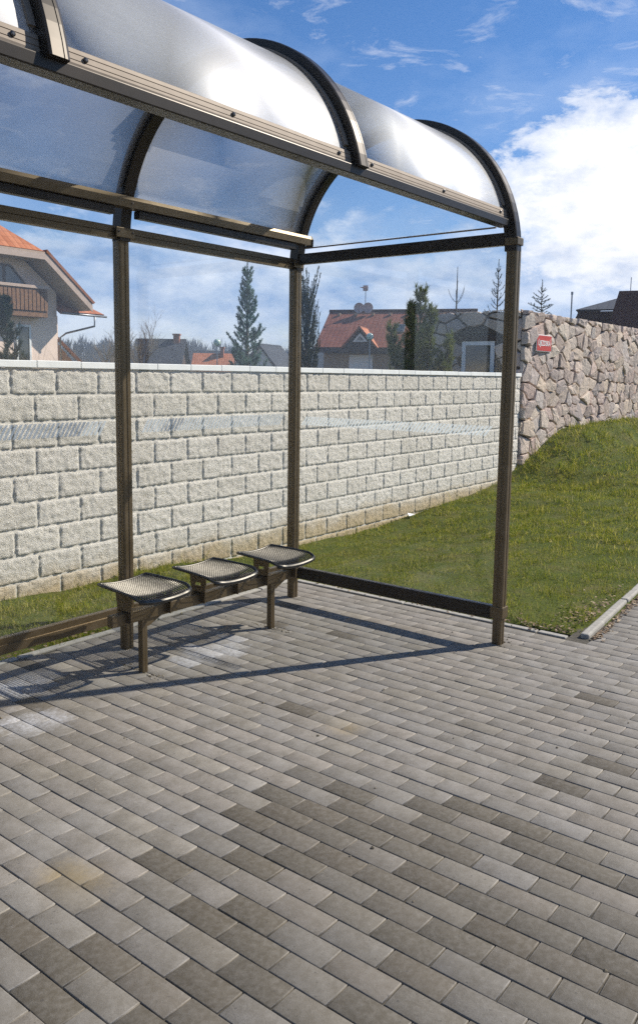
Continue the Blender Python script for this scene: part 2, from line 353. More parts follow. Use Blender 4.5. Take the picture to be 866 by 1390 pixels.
c = t.mix(wisp, c, (8.0 * K, 8.3 * K, 9.2 * K))
c = t.mix(bank, c, t.mix(shade, grey, (7.4 * K, 8.1 * K, 9.4 * K)))
c = t.mix(cu, c, t.mix(t.ramp(shade, [(0, .0), (.5, 1)]), (6.4 * K, 7.0 * K, 8.3 * K), white))
bg = t.n('ShaderNodeBackground', Strength=.085); t.set(bg.inputs['Color'], c)
wo = t.n('ShaderNodeOutputWorld'); wt.links.new(bg.outputs[0], wo.inputs['Surface'])
vsn = S.view_settings; vsn.view_transform = 'Standard'; vsn.look = 'None'; vsn.gamma = 1; vsn.exposure = .45; vsn.use_curve_mapping = False
S.render.engine = 'CYCLES'; S.cycles.max_bounces = 8; S.cycles.transparent_max_bounces = 24; S.cycles.caustics_reflective = False; S.cycles.caustics_refractive = False; S.cycles.use_denoising = False; S.cycles.use_adaptive_sampling = False; S.cycles.sample_clamp_indirect = 6
S.render.resolution_x = 637; S.render.resolution_y = 1024

# ------------------------------------------------------------------ ground
WALL_A = R_(1.5); WN = Vector((-math.sin(WALL_A), math.cos(WALL_A), 0)); WD = Vector((math.cos(WALL_A), math.sin(WALL_A), 0))
# wall face line passes through (8.12, 2.06)
def wall_y(x): return 2.06 + (x - 8.12) * math.tan(WALL_A) if x < 8.12 else 2.055
def back_z(x): return float(np.interp(x, [-30, -6, -1.2, .6, 2.2, 3.7, 5.6, 7.6, 8.1, 8.4, 8.74, 9.12, 9.42, 9.9, 11.4, 14.3, 30], [-.05, -.07, -.10, -.15, -.25, -.26, -.18, -.05, .16, .28, .39, .55, .62, .71, .76, .79, 1.4]))
def front_y(x): return .30 if x < .40 else -1.985 + (x - .5) * .09 if x > .5 else .30 - (x - .40) * 22.85
def lawn_z(x, y):
    a = front_y(x); b = wall_y(x); u = min(1, max(0, (y - a) / max(.2, b - a)))
    fz = -.02 if x < .45 else -.01 + .012 * (x - .45)
    zb = back_z(x); 
    k = u * u * (3 - 2 * u) if x < 6 else u ** 1.25
    if x > 7.6:   # bank: a shelf along the stone wall with a ragged drop in front of it
        w = min(1, (x - 7.6) / .9); e = .80 + .05 * noise.noise(Vector((x * 1.7, 0, 4)))
        s = min(1, max(0, (u - e + .07) / .14)); st = .52 * u / max(e, .3) * (1 - s) + s * (.93 + .07 * u)
        k = k * (1 - w) + min(1, max(st, .52 * min(1, u / e))) * w
    z = fz + (zb - fz) * k
    z += .035 * (noise.noise(Vector((x * .9, y * .9, 3))) + .5 * noise.noise(Vector((x * 2.6, y * 2.6, 9))) + .42 * noise.noise(Vector((x * 6.5, y * 6.5, 2)))) * min(1, u * 6)
    return z

mb = MB(); mb.add([(-1500, -1500, -.36), (1500, -1500, -.36), (1500, 1500, -.36), (-1500, 1500, -.36)], [(0, 1, 2, 3)])
tag(mb.build('ground', M['terrain']), kind='structure')

# pavement: bedding sand + individually laid blocks in one mesh
mb = MB(); mb.add([(-12, -6.6, -.0055), (.42, -6.6, -.0055), (.42, .30, -.0055), (-12, .30, -.0055)], [(0, 1, 2, 3)])
mb.add([(.42, -6.6, -.0055), (12, -6.6, -.0055), (12, -.9, -.0055), (.42, -1.9, -.0055)], [(0, 1, 2, 3)])
tag(mb.build('paving_bed', M['sand']), kind='structure')
PV = []; PF = []; PT = []
PW, PL = .0965, .199
def holes(x, y):   # narrow gaps dug round the bench legs
    return False
for i in range(-98, 105):
    x0 = -2.358 + i * PW; off = (0 if i % 2 == 0 else .10) + .05 * math.sin(i * .7) * .35
    for j in range(-22, 16):
        y1 = -2.212 + off + j * PL; xc, yc = x0 + PW / 2, y1 - PL / 2
        lim = .29 if xc < .36 else front_y(max(xc, .52)) - .055
        ytop = y1; ybot = y1 - PL
        if ybot > lim - .03 or ybot < -6.55: continue
        ytop = min(ytop, lim + .004)
        nv = noise.noise(Vector((xc * .9, yc * .9, 1.3)))
        r = random.random()
        tn = .74 + .13 * nv + .09 * (r - .5)
        # a patch of wet, worn blocks at the near right
        if xc < -1.80 + .12 * nv and yc < -1.85 + .3 * nv:
            near = max(0, 1 - abs(xc + 2.25) / .9)
            if random.random() < .38 + .5 * near: tn = .22 + .30 * random.random()
            else: tn -= .12
        if xc < -2.3: tn -= .08
        if abs(xc + 1.445) < .045 and abs(yc + 2.70) < .1: tn = .06
        if random.random() < .012: tn = .2
        g = .0017 + random.uniform(-.0006, .0007); b = .0026; dz = random.gauss(0, .0007); tx = random.gauss(0, .004); ty = random.gauss(0, .002); ro = random.gauss(0, .004)
        n0 = len(PV)
        xs = (x0 + g, x0 + PW - g); ys = (ybot + g * 1.5, ytop - g * 1.5)
        for lvl, ins in ((-.03, 0), (-.0015 , 0), (0, b)):
            for (cx, cy) in ((0, 0), (1, 0), (1, 1), (0, 1)):
                px = xs[cx] + (ins if cx == 0 else -ins); py = ys[cy] + (ins if cy == 0 else -ins)
                PV.append((px - ro * (py - yc), py + ro * (px - xc), lvl + dz + tx * (px - xc) + ty * (py - yc)))
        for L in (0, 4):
            for k in range(4): PF.append((n0 + L + k, n0 + L + (k + 1) % 4, n0 + L + 4 + (k + 1) % 4, n0 + L + 4 + k)); PT.append(min(1, tn + (.30 if L == 4 and k % 2 == 0 else .08 if L == 4 else 0)))  # worn pale chamfers; end ones paler still, sun on the edge painted into tone
        PF.append((n0 + 8, n0 + 9, n0 + 10, n0 + 11)); PT.append(tn)
tag(np_mesh('pavement', np.array(PV), np.array(PF), M['paver'], tone=PT), kind='structure')

# lawn surface
xs = np.concatenate([np.arange(-14, -4, .5), np.arange(-4, 16, .1), np.arange(16, 32.1, 1.0)])
LV = []; LF = []; NY = 60
for x in xs:
    a, b = front_y(x) - (.03 if x < .4 else .05), wall_y(x) + .12
    for j in range(NY + 1):
        y = a + (b - a) * j / NY; LV.append((x, y, lawn_z(x, y)))
for i in range(len(xs) - 1):
    for j in range(NY):
        q = i * (NY + 1) + j; LF.append((q, q + NY + 1, q + NY + 2, q + 1))
lawn = np_mesh('lawn', np.array(LV), np.array(LF), M['soil']); tag(lawn, kind='structure')
for pl in lawn.data.polygons: pl.use_smooth = True

# edging strips and kerb
mb = MB()
x = -12.0
while x < .36:
    L = min(.995, .398 - x); mb.box(x + .003, x + L - .003, .298, .348, -.12, .006 + random.gauss(0, .002)); x += 1.0
y = .29
while y > -1.9:
    L = min(.995, y + 1.9); mb.box(.372, .422, y - L + .003, y - .003, -.12, .004 + random.gauss(0, .002)); y -= 1.0
tag(mb.build('edging', M['kerb'], bevel=.006), kind='structure')
mb = MB(); x = .46
ka = math.atan(.09)
for k in range(14):
    x0 = .46 + k * 1.0; o = Vector((x0, front_y(max(x0, .52)) - .030, -.12)); u = Vector((math.cos(ka), math.sin(ka), 0)); v = Vector((-math.sin(ka), math.cos(ka), 0))
    h = .142 + random.gauss(0, .003)
    mb.prism([(0, 0), (.995, 0), (.995, .056), (0, .056)], o, u, v, Vector((0, 0, 1)), h)
tag(mb.build('kerb', M['kerb'], bevel=.012), kind='structure')

# road in front of the stop (behind the camera)
mb = MB(); mb.box(-60, 60, -6.75, -6.6, -.3, .004); tag(mb.build('road_kerb', M['kerb'], bevel=.012), kind='structure')
mb = MB(); mb.add([(-90, -13.5, -.13), (90, -13.5, -.13), (90, -6.7, -.13), (-90, -6.7, -.13)], [(0, 1, 2, 3)]); tag(mb.build('road', M['asphalt']), kind='structure')

# grass
def blades(n, xr, hmean, wmean, dens_pow=0, keep=None):
    x = rng.uniform(xr[0], xr[1], n * 2); u = rng.uniform(0, 1, n * 2)
    out = []
    for a, b in zip(x, u):
        y0, y1 = front_y(a) + .012, wall_y(a) - .015
        y = y0 + (y1 - y0) * b
        if keep and not keep(a, y, b): continue
        q = noise.noise(Vector((a * 3.1, y * 3.1, 0))) + .5 * noise.noise(Vector((a * 9, y * 9, 5)))
        edge = min((y - y0), .25) / .25
        if random.random() > .62 + .7 * q + .25 * edge - .25: continue
        out.append((a, y, lawn_z(a, y), q))
        if len(out) >= n: break
    return np.array(out), hmean, wmean
def blade_mesh(sets):
    VS = []; FS = []; base = 0
    for P, hm, wm in sets:
        n = len(P); q = P[:, 3]
        h = hm * rng.lognormal(0, .35, n) * (1 + .95 * np.clip(q, -.75, 1)); w = wm * rng.uniform(.6, 1.3, n)
        a = rng.uniform(0, 2 * PI, n); lean = rng.uniform(.2, 1.9, n); b = rng.uniform(0, 2 * PI, n)
        side = np.stack([np.cos(a), np.sin(a), 0 * a], 1) * w[:, None] / 2
        le = np.stack([np.cos(b), np.sin(b), 0 * b], 1)
        p0 = P[:, :3] - np.array([0, 0, .006])
        mid = p0 + np.array([0, 0, 1.]) * (h * .6 * np.cos(lean * .55))[:, None] + le * (h * .6 * np.sin(lean * .55))[:, None]
        tip = mid + np.array([0, 0, 1.]) * (h * .5 * np.cos(lean * 1.15))[:, None] + le * (h * .5 * np.sin(lean * 1.15))[:, None]
        V = np.stack([p0 - side, p0 + side, mid + side * .75, mid - side * .75, tip + side * .12, tip - side * .12], 1).reshape(-1, 3)
        i = np.arange(n)[:, None] * 6 + base
        FS.append(np.concatenate([i + np.array([[0, 1, 2, 3]]), i + np.array([[3, 2, 4, 5]])], 0)); VS.append(V); base += len(V)
    return np.concatenate(VS), np.concatenate(FS)
sets = [blades(56000, (-3.2, 3.2), .033, .0040), blades(36000, (3.2, 8.2), .039, .0062), blades(26000, (7.2, 16), .050, .0095), blades(7000, (-10, -3.2), .05, .01),
        blades(4000, (16, 30), .09, .03)]
# ranker tufts at the wall foot and on the bank by the stone wall
sets.append(blades(3500, (-3, 8), .085, .0055, keep=lambda a, y, b: b > .955))
sets.append(blades(2600, (8.0, 10.4), .12, .010, keep=lambda a, y, b: .70 < b < .97))
sets.append(blades(2500, (-3.2, .4), .045, .0045, keep=lambda a, y, b: b < .10))
V, Fc = blade_mesh(sets)
tag(np_mesh('grass', V, Fc, M['grass']), 'short olive green spring grass with straw coloured blades on the lawn', 'grass', kind='stuff')

# fallen leaves and grit along the kerb and round the bench feet
def flakes(name, mat_, spots, size, label, cat, flat=.35):
    V = []; Fq = []
    for (x, y, z) in spots:
        s = size * random.uniform(.5, 1.4); a = random.uniform(0, 2 * PI); n0 = len(V)
        ax = Vector((math.cos(a), math.sin(a), random.uniform(-flat, flat))) * s; bx = Vector((-math.sin(a), math.cos(a), random.uniform(-flat, flat))) * s * random.uniform(.4, .8)
        c0 = Vector((x, y, z + s * .25))
        V += [c0 - ax, c0 - bx, c0 + ax, c0 + bx]; Fq.append((n0, n0 + 1, n0 + 2, n0 + 3))
    return tag(np_mesh(name, np.array([tuple(v) for v in V]), np.array(Fq), mat_), label, cat, kind='stuff')
sp = []
for _ in range(900):
    x = random.uniform(.45, 4.5); sp.append((x, front_y(max(x, .52)) - .045 - abs(random.gauss(0, .022)), .002))
for _ in range(170):
    x = .62 + abs(random.gauss(0, .5)); sp.append((x, front_y(x) + .06 + abs(random.gauss(0, .10)), .02))
for _ in range(500): sp.append((random.gauss(.5, .05), random.uniform(-1.9, .2), .005))
for _ in range(260):
    x = random.uniform(-3, .3); sp.append((x, .365 + abs(random.gauss(0, .05)), .0))
flakes('leaf_litter', M['leaf'], sp, .013, 'dry brown leaf crumbs gathered along the kerb and lawn edge', 'leaf litter')
def pebbles(name, spots, size, label):
    mb = MB()
    for (x, y, z) in spots:
        s = size * random.uniform(.5, 1.3); v = []
        for (a, b, c) in ((1, 0, 0), (-1, 0, 0), (0, 1, 0), (0, -1, 0), (0, 0, 1), (0, 0, -1)):
            v.append((x + a * s * random.uniform(.7, 1.2), y + b * s * random.uniform(.7, 1.2), z + s * .4 + c * s * random.uniform(.5, .8)))
        mb.add(v, [(0, 2, 4), (2, 1, 4), (1, 3, 4), (3, 0, 4), (2, 0, 5), (1, 2, 5), (3, 1, 5), (0, 3, 5)])
    return tag(mb.build(name, M['gravel']), label, 'gravel', kind='stuff')
sp = []
for lx in (-1.687, -.659):
    for _ in range(70): sp.append((lx + random.gauss(0, .018), -.376 + random.uniform(-.17, .16), -.002))
for _ in range(20): sp.append((random.gauss(.02, .05), random.gauss(-1.66, .04), 0))
for _ in range(70): sp.append((random.uniform(-3, 1.5), random.uniform(-4, .1), 0.0))
pebbles('gravel', sp, .0065, 'small loose stone chips round the bench feet and on the paving')

# ------------------------------------------------------------------ block wall
wall = empty('block_wall', (0, 0, 0))
tag(wall, 'long pale split-face concrete block wall with white coping behind the shelter', 'wall')
def w2(s_, off, z):   # s along the wall measured back from the stone corner, off towards the viewer
    return (8.12 + WD.x * s_ - WN.x * off, 2.06 + WD.y * s_ - WN.y * off, z)
V = []; Fq = []
NX, NZ = 26, 13
s_start = 4.6265
S0 = 8.02   # joint phase
BW, BH, G = .3955, .203, .0034
ZTOP = 1.625
Q = -9.221   # s of first joint seen at the photo's left edge
for row in range(10):
    z1 = ZTOP - row * BH; z0 = z1 - BH
    ph = Q + (0 if row % 2 == 0 else .2)
    k0 = -20
    for k in range(k0, 30):
        a = ph + k * BW; b = a + BW
        if a > -.01: break
        b = min(b, -.004)
        if b - a < .05: continue
        seed = Vector((k * 7.13, row * 3.77, 1.0)); n0 = len(V)
        nx = NX if a > Q - 1.0 else 9
        for jz in range(NZ + 1):
            for ix in range(nx + 1):
                u = ix / nx; v = jz / NZ
                sx = a + G / 2 + (b - a - G) * u; zz = z0 + G / 2 + (BH - G) * v
                e = min(u, 1 - u) * (b - a) ; ez = min(v, 1 - v) * BH; ed = min(1, min(e, ez) / .008)
                pnt = Vector((sx * 1.0, zz, 0)) + seed
                h = .004 * noise.noise(pnt * 7) + .006 * noise.noise(pnt * 21) + .0065 * noise.noise(pnt * 36) + .005 * noise.noise(pnt * 75) + .006 * abs(noise.noise(pnt * 13)) + .013
                V.append(w2(sx, max(.001, h) * (ed ** .6) + .004, zz))
        for jz in range(NZ):
            for ix in range(nx):
                q = n0 + jz * (nx + 1) + ix; Fq.append((q, q + 1, q + nx + 2, q + nx + 1))
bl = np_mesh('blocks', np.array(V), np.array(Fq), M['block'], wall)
mb = MB(); mb.prism([(0, 0), (17, 0), (17, .22), (0, .22)], w2(0, .008, -.5), -WD, WN, Vector((0, 0, 1)), 2.123)
mb.build('core', M['mortar'], wall)
mb = MB(); s_ = -17.0
while s_ < -.02:
    L = min(.395, -.004 - s_); o = w2(s_, .035, ZTOP + .002)
    if L > .05: mb.prism([(0, 0), (L, 0), (L, .30), (0, .30)], o, WD, WN, Vector((0, 0, 1)), .055 + random.gauss(0, .0012))
    s_ += .4
mb.build('coping', M['coping'], wall, bevel=.005)

# ------------------------------------------------------------------ rubble stone wall
def clip(poly, n, c):
    out = []
    for i in range(len(poly)):
        p, q = poly[i], poly[(i + 1) % len(poly)]; dp = p[0] * n[0] + p[1] * n[1] - c; dq = q[0] * n[0] + q[1] * n[1] - c
        if dp <= 0: out.append(p)
        if dp * dq < 0:
            u = dp / (dp - dq); out.append((p[0] + (q[0] - p[0]) * u, p[1] + (q[1] - p[1]) * u))
    return out
def rubble(u0, u1, v0, v1, du, dv, to3, seed, skip=None):
    """irregular stones filling a rectangle; to3(u, v, out) -> xyz"""
    r = random.Random(seed); pts = []
    nu, nv = int((u1 - u0) / du), int((v1 - v0) / dv)
    for i in range(-1, nu + 2):
        for j in range(-1, nv + 2):
            if r.random() < .22: continue
            pts.append((u0 + (i + .5 + r.uniform(-.36, .36) + .5 * (j % 2)) * du, v0 + (j + .5 + r.uniform(-.34, .34)) * dv))
    mb = MB()
    for i, p in enumerate(pts):
        poly = [(u0, v0), (u1, v0), (u1, v1), (u0, v1)]
        if not (u0 - du < p[0] < u1 + du and v0 - dv < p[1] < v1 + dv): continue
        for j, q in enumerate(pts):
            if i == j or abs(q[0] - p[0]) > 3 * du or abs(q[1] - p[1]) > 3 * dv: continue
            sx = 1 / du; sy = 1 / dv   # metric stretched so cells follow the aspect
            n = ((q[0] - p[0]) * sx * sx, (q[1] - p[1]) * sy * sy)
            c = .5 * ((q[0] ** 2 - p[0] ** 2) * sx * sx + (q[1] ** 2 - p[1] ** 2) * sy * sy)
            poly = clip(poly, n, c)
            if len(poly) < 3: break
        if len(poly) < 3: continue
        cx = sum(a for a, _ in poly) / len(poly); cy = sum(b for _, b in poly) / len(poly)
        if skip and skip(cx, cy): continue
        # merge tiny edges, then rings: joint edge -> shoulder -> rough face
        pl = [poly[0]]
        for a in poly[1:]:
            if math.hypot(a[0] - pl[-1][0], a[1] - pl[-1][1]) > .03: pl.append(a)
        if len(pl) < 3: continue
        dense = []
        for a, b in zip(pl, pl[1:] + pl[:1]):
            for k in range(3):
                w = k / 3; dense.append((a[0] + (b[0] - a[0]) * w + r.uniform(-.008, .008), a[1] + (b[1] - a[1]) * w + r.uniform(-.008, .008)))
        n = len(dense); dep = r.uniform(.03, .085); tu, tv = r.uniform(-.02, .16), r.uniform(-.10, .10); vs = []
        size = min(max(a for a, _ in pl) - min(a for a, _ in pl), max(b for _, b in pl) - min(b for _, b in pl))
        for ins, dd in ((.012, -.02), (.016, dep * .75), (.024, dep), (.055, dep + .003)):
            f = 1 - min(.9, ins / max(.05, size * .5))
            for (a, b) in dense:
                uu, vv = cx + (a - cx) * f, cy + (b - cy) * f
                bump = .014 * noise.noise(Vector((uu * 14, vv * 14, seed))) if dd > 0 else 0
                vs.append(to3(uu, vv, dd + bump + (tu * (uu - cx) + tv * (vv - cy) if dd > 0 else 0)))
        vs.append(to3(cx, cy, dep + .006))
        fs = [(L * n + k, L * n + (k + 1) % n, (L + 1) * n + (k + 1) % n, (L + 1) * n + k) for L in range(3) for k in range(n)]
        fs += [(3 * n + k, 3 * n + (k + 1) % n, 4 * n) for k in range(n)]
        mb.add(vs, fs)
    return mb
sw = empty('stone_wall', (8.14, 2.07, 0))
tag(sw, 'high rubble stone retaining wall with a red street sign, right of the block wall', 'wall')
SZ = 2.70
def P(x, y, z): return (x - 8.14, y - 2.07, z)
mb = rubble(8.14, 24, -.1, SZ, .26, .205, lambda u, v, o: P(u, 2.055 - o, v), 11); mb.build('stones', M['stone'], sw)
DOOR = (2.53, 3.13, 2.25)
mb = rubble(2.065, 3.89, 1.2, SZ + .01, .26, .19, lambda u, v, o: P(8.142 - o * .5, u, v), 12, skip=lambda u, v: DOOR[0] - .1 < u < DOOR[1] + .1 and v < DOOR[2] + .08)
mb.build('return_stones', M['stone'], sw)
mb = MB(); mb.box(.03, 16, 0.0, .4, -.6, SZ - .02); mb.box(.012, .4, .4, 1.82, -.6, SZ - .02)
mb.build('core', M['stone_mortar'], sw)
mb = MB(); d_ = MB()
mb.box(-.03, .0, DOOR[0] - 2.07, DOOR[0] - 2.0, 0, 2.21); mb.box(-.03, .0, DOOR[1] - 2.14, DOOR[1] - 2.07, 0, 2.21); mb.box(-.03, 0, DOOR[0] - 2.0, DOOR[1] - 2.14, 2.14, 2.21)
fr = mb.build('door', M['white'], sw, bevel=.004)
mb = MB(); mb.box(-.012, .004, DOOR[0] - 2.0, DOOR[1] - 2.14, 0, 2.14); mb.build('pane', M['pane'], fr)
mb = MB(); mb.box(-.05, .01, DOOR[0] - 2.13, DOOR[1] - 2.01, 2.214, 2.30); mb.build('lintel', M['wood_dark'], sw, bevel=.004)
# planted terrace held by the wall
mb = MB(); mb.box(8.55, 24, 2.48, 3.88, -.3, 2.55); tag(mb.build('terrace', M['soil']), kind='structure')

# street sign
sg = empty('street_sign', (8.503, 1.965, 2.05)); tag(sg, 'red enamel street sign lettered in white, fixed to the rubble stone wall', 'sign')
mb = MB(); mb.box(0, .60, 0, .016, 0, .275); mb.build('plate', M['sign_white'], sg, bevel=.004)
mb = MB(); mb.box(.012, .588, -.004, .001, .012, .263); mb.build('field', M['sign_red'], sg)
for bx in (.08, .52):
    mb = MB(); mb.box(bx - .015, bx + .015, .017, .055, .08, .20); mb.build('bracket', M['steel'], sg)
cu_ = bpy.data.curves.new('sign_text', 'FONT'); cu_.body = 'ÚJEZDSKÁ'; cu_.size = .15; cu_.align_x = 'CENTER'; cu_.align_y = 'CENTER'; cu_.extrude = .001; cu_.offset = .0022
to = bpy.data.objects.new('tmp', cu_); COL.objects.link(to); bpy.context.view_layer.update()
me = bpy.data.meshes.new_from_object(to.evaluated_get(bpy.context.evaluated_depsgraph_get())); COL.objects.unlink(to); bpy.data.objects.remove(to)
co = np.empty(len(me.vertices) * 3); me.vertices.foreach_get('co', co); co = co.reshape(-1, 3)
w_ = np.ptp(co[:, 0]); c2 = (co.max(0) + co.min(0)) / 2; k = .50 / w_
new = np.stack([.30 + (co[:, 0] - c2[0]) * k, -.0062 - co[:, 2], .137 + (co[:, 1] - c2[1]) * max(k, .135 / np.ptp(co[:, 1]))], 1)
me.vertices.foreach_set('co', new.ravel()); me.update(); me.name = 'lettering'
link('lettering', me, M['sign_white'], sg)

# ------------------------------------------------------------------ bus shelter
sh = empty('bus_shelter', (0, 0, 0))
tag(sh, 'bronze framed glass bus shelter with barrel vaulted translucent roof', 'bus shelter')
BAY, DEP, ZC, RO = 1.495, 1.623, 2.312, .8445
PX_ = [-i * BAY for i in range(4)]
def prof_post(h, g=.004, r=.010):
    """square tube with soft corners and a shallow groove down each face"""
    q = [(h, -h + r), (h, -g * 1.6), (h - g, -g * .8), (h - g, g * .8), (h, g * 1.6), (h, h - r), (h - r * .3, h - r * .3), (h - r, h)]
    out = []
    for k in range(4):
        c_, s_ = math.cos(k * PI / 2), math.sin(k * PI / 2); out += [(a * c_ - b * s_, a * s_ + b * c_) for a, b in q]
    return out
def post(x, y):
    mb = MB(); mb.prism(prof_post(.0335), (x, y, .20), (1, 0, 0), (0, 1, 0), (0, 0, 1), ZC - .2)
    o = mb.build('post', M['bronze'], sh)
    mb = MB(); mb.prism(prof_post(.0295), (x, y, -.05), (1, 0, 0), (0, 1, 0), (0, 0, 1), .25); mb.build('foot', M['bronze'], o)
    return o
for x in PX_: post(x, 0)
for x in (PX_[0], PX_[3]):
    o = post(x, -DEP)
    for z0, z1 in ((.165, .235), (2.345, 2.388)):
        mb = MB(); mb.box(x - .038, x + .038, -DEP - .040, -DEP + .042, z0, z1); mb.build('collar', M['bronze'], o, bevel=.004)
# clamps where rails meet the rear posts
for x in PX_:
    for z0, z1 in ((2.332, 2.386), (.185, .25)):
        mb = MB(); mb.box(x - .062 if x < -.1 else x - .062, x + (.062 if x < -.1 else .036), -.046, -.035, z0 - .004, z1 - .004)
        c_ = mb.build('clamp', M['bronze'], sh, bevel=.003)
        for sx in (-.048,) + ((.048,) if x < -.1 else ()):
            mb = MB(); mb.lathe([(.007, 0), (.0065, .003), (.003, .005)], (x + sx, -.046, (z0 + z1) / 2), 10, 'Y'); mb.build('bolt', M['rivet'], c_)
# arches
def arc_band(x0, x1, r0, r1, a0, a1, n=48, yc=-DEP / 2, zc=ZC, rib=0):
    mb = MB(); vs = []
    if rib: prof = [(x0, r0), (x1, r0), (x1, r1 - rib), (x1 - .010, r1), (x1 - .019, r1), (x1 - .021, r1 - .003), (x1 - .023, r1), (x0 + .008, r1), (x0, r1 - rib)]
    else: prof = [(x0, r0), (x1, r0), (x1, r1), (x0, r1)]
    k = len(prof)
    for i in range(n + 1):
        a = a0 + (a1 - a0) * i / n
        for (x, r) in prof: vs.append((x, yc - r * math.cos(a), zc + r * math.sin(a)))
    fs = [(i * k + j, i * k + (j + 1) % k, (i + 1) * k + (j + 1) % k, (i + 1) * k + j) for i in range(n) for j in range(k)] + [tuple(range(k))[::-1], tuple(range(n * k, n * k + k))]
    return mb.add(vs, fs)
A_END = math.asin((2.482 - ZC) / RO)
for i, x in enumerate(PX_):
    a0 = 0 if i in (0, 3) else A_END
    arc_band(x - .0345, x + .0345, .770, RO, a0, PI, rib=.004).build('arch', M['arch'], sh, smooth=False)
    # gasket lips on the sheets
    ar = sh
    for s_ in (-1, 1):
        if (i == 0 and s_ > 0) or (i == 3 and s_ < 0): continue
        xa = x + s_ * .036; arc_band(min(xa, xa + s_ * .022), max(xa, xa + s_ * .022), .796, .806, R_(18.5), R_(160), 40).build('gasket', M['strip'], ar)
# roof sheets, front strips and rivets
for i in range(3):
    x1, x0 = PX_[i] - .034, PX_[i + 1] + .034
    arc_band(x0, x1, .790, .794, R_(13.5), R_(163), 56).build('roof_sheet', M['sheet'], sh, smooth=True)
    y = -1.606
    prof = [(0, 0), (.006, 0), (.010, .012), (.010, .0205), (.0075, .022), (.010, .0235), (.010, .040), (.0075, .0415), (.010, .043), (.009, .056), (.003, .060), (0, .060)]
    st = MB(); st.prism(prof, (x0 + .002, y + .022, 2.487), (0, -1, .0), (0, .20, .98), (1, 0, 0), x1 - x0 - .004)
    s_o = st.build('edge_strip', M['strip'], sh)
    for rx in (.06, .5, .94):
        mb = MB(); mb.lathe([(.0085, 0), (.008, .004), (.004, .0065)], (x0 + (x1 - x0) * rx, y + .0165, 2.518), 12, 'Y'); mb.build('rivet', M['rivet'], s_o)
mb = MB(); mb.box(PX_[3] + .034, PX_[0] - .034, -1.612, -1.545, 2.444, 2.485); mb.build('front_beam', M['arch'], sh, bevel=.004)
# rear gutter beam carried in front of the rear posts
gp = [(a_, b_ + .008) for a_, b_ in [(-.070, 2.470), (-.105, 2.472), (-.108, 2.512), (-.098, 2.532), (-.040, 2.536), (-.036, 2.520), (-.088, 2.516), (-.090, 2.484), (-.045, 2.482), (-.045, 2.470)]]
mb = MB(); mb.prism(gp, (PX_[3] - .04, 0, 0), (0, 1, 0), (0, 0, 1), (1, 0, 0), 3 * BAY + .085); gb = mb.build('gutter_beam', M['bronze'], sh)
mb = MB(); mb.prism([(-.110, 2.466), (-.036, 2.466), (-.036, 2.532), (-.06, 2.544), (-.098, 2.542), (-.114, 2.518)], (.0455, 0, 0), (0, 1, 0), (0, 0, 1), (1, 0, 0), .008); mb.build('end_cap', M['arch'], gb)
for i in range(3):
    mb = MB(); mb.box(PX_[i + 1] + .06, PX_[i] - .10, -.088, -.040, 2.436, 2.4765); mb.build('gutter_lip', M['arch'], sh, bevel=.003)
for x in PX_[1:]:
    mb = MB(); mb.lathe([(.007, 0), (.0065, .003), (.003, .005)], (x, -.1075, 2.505), 10, 'Y'); mb.build('bolt', M['strip'], sh)
# rails
RP = [(-.022, 0), (-.018, -.004), (.018, -.004), (.022, 0), (.022, .062), (.018, .066), (-.018, .066), (-.022, .062)]
RP2 = [(-.022, 0), (-.022, .030), (-.019, .032), (-.022, .034), (-.022, .066), (.022, .066), (.022, 0)]
for i in range(3):
    x1, x0 = PX_[i] - .036, PX_[i + 1] + .036
    mb = MB(); mb.prism(RP2, (x0, 0, 2.322), (0, 1, 0), (0, 0, 1), (1, 0, 0), x1 - x0); mb.build('top_rail', M['bronze'], sh)
    mb = MB(); mb.prism([(-.024, 0), (-.024, .045), (-.018, .048), (-.020, .082), (.020, .082), (.022, 0)], (x0, 0, .174), (0, 1, 0), (0, 0, 1), (1, 0, 0), x1 - x0); mb.build('bottom_rail', M['bronze'], sh)
    mb = MB(); mb.box(x0 - .002, x1 + .002, -.004, .004, .258, 2.319); g = mb.build('glass_pane', M['glass'], sh)
    # etched warning band of slanting dashes
    mb = MB(); x = x0 + .09
    while x < x1 - .13:
        mb.add([(x, -.0052, 1.255), (x + .016, -.0052, 1.255), (x + .060, -.0052, 1.330), (x + .044, -.0052, 1.330)], [(0, 1, 2, 3)]); x += .027
    mb.build('warning_band', M['frost'], g)
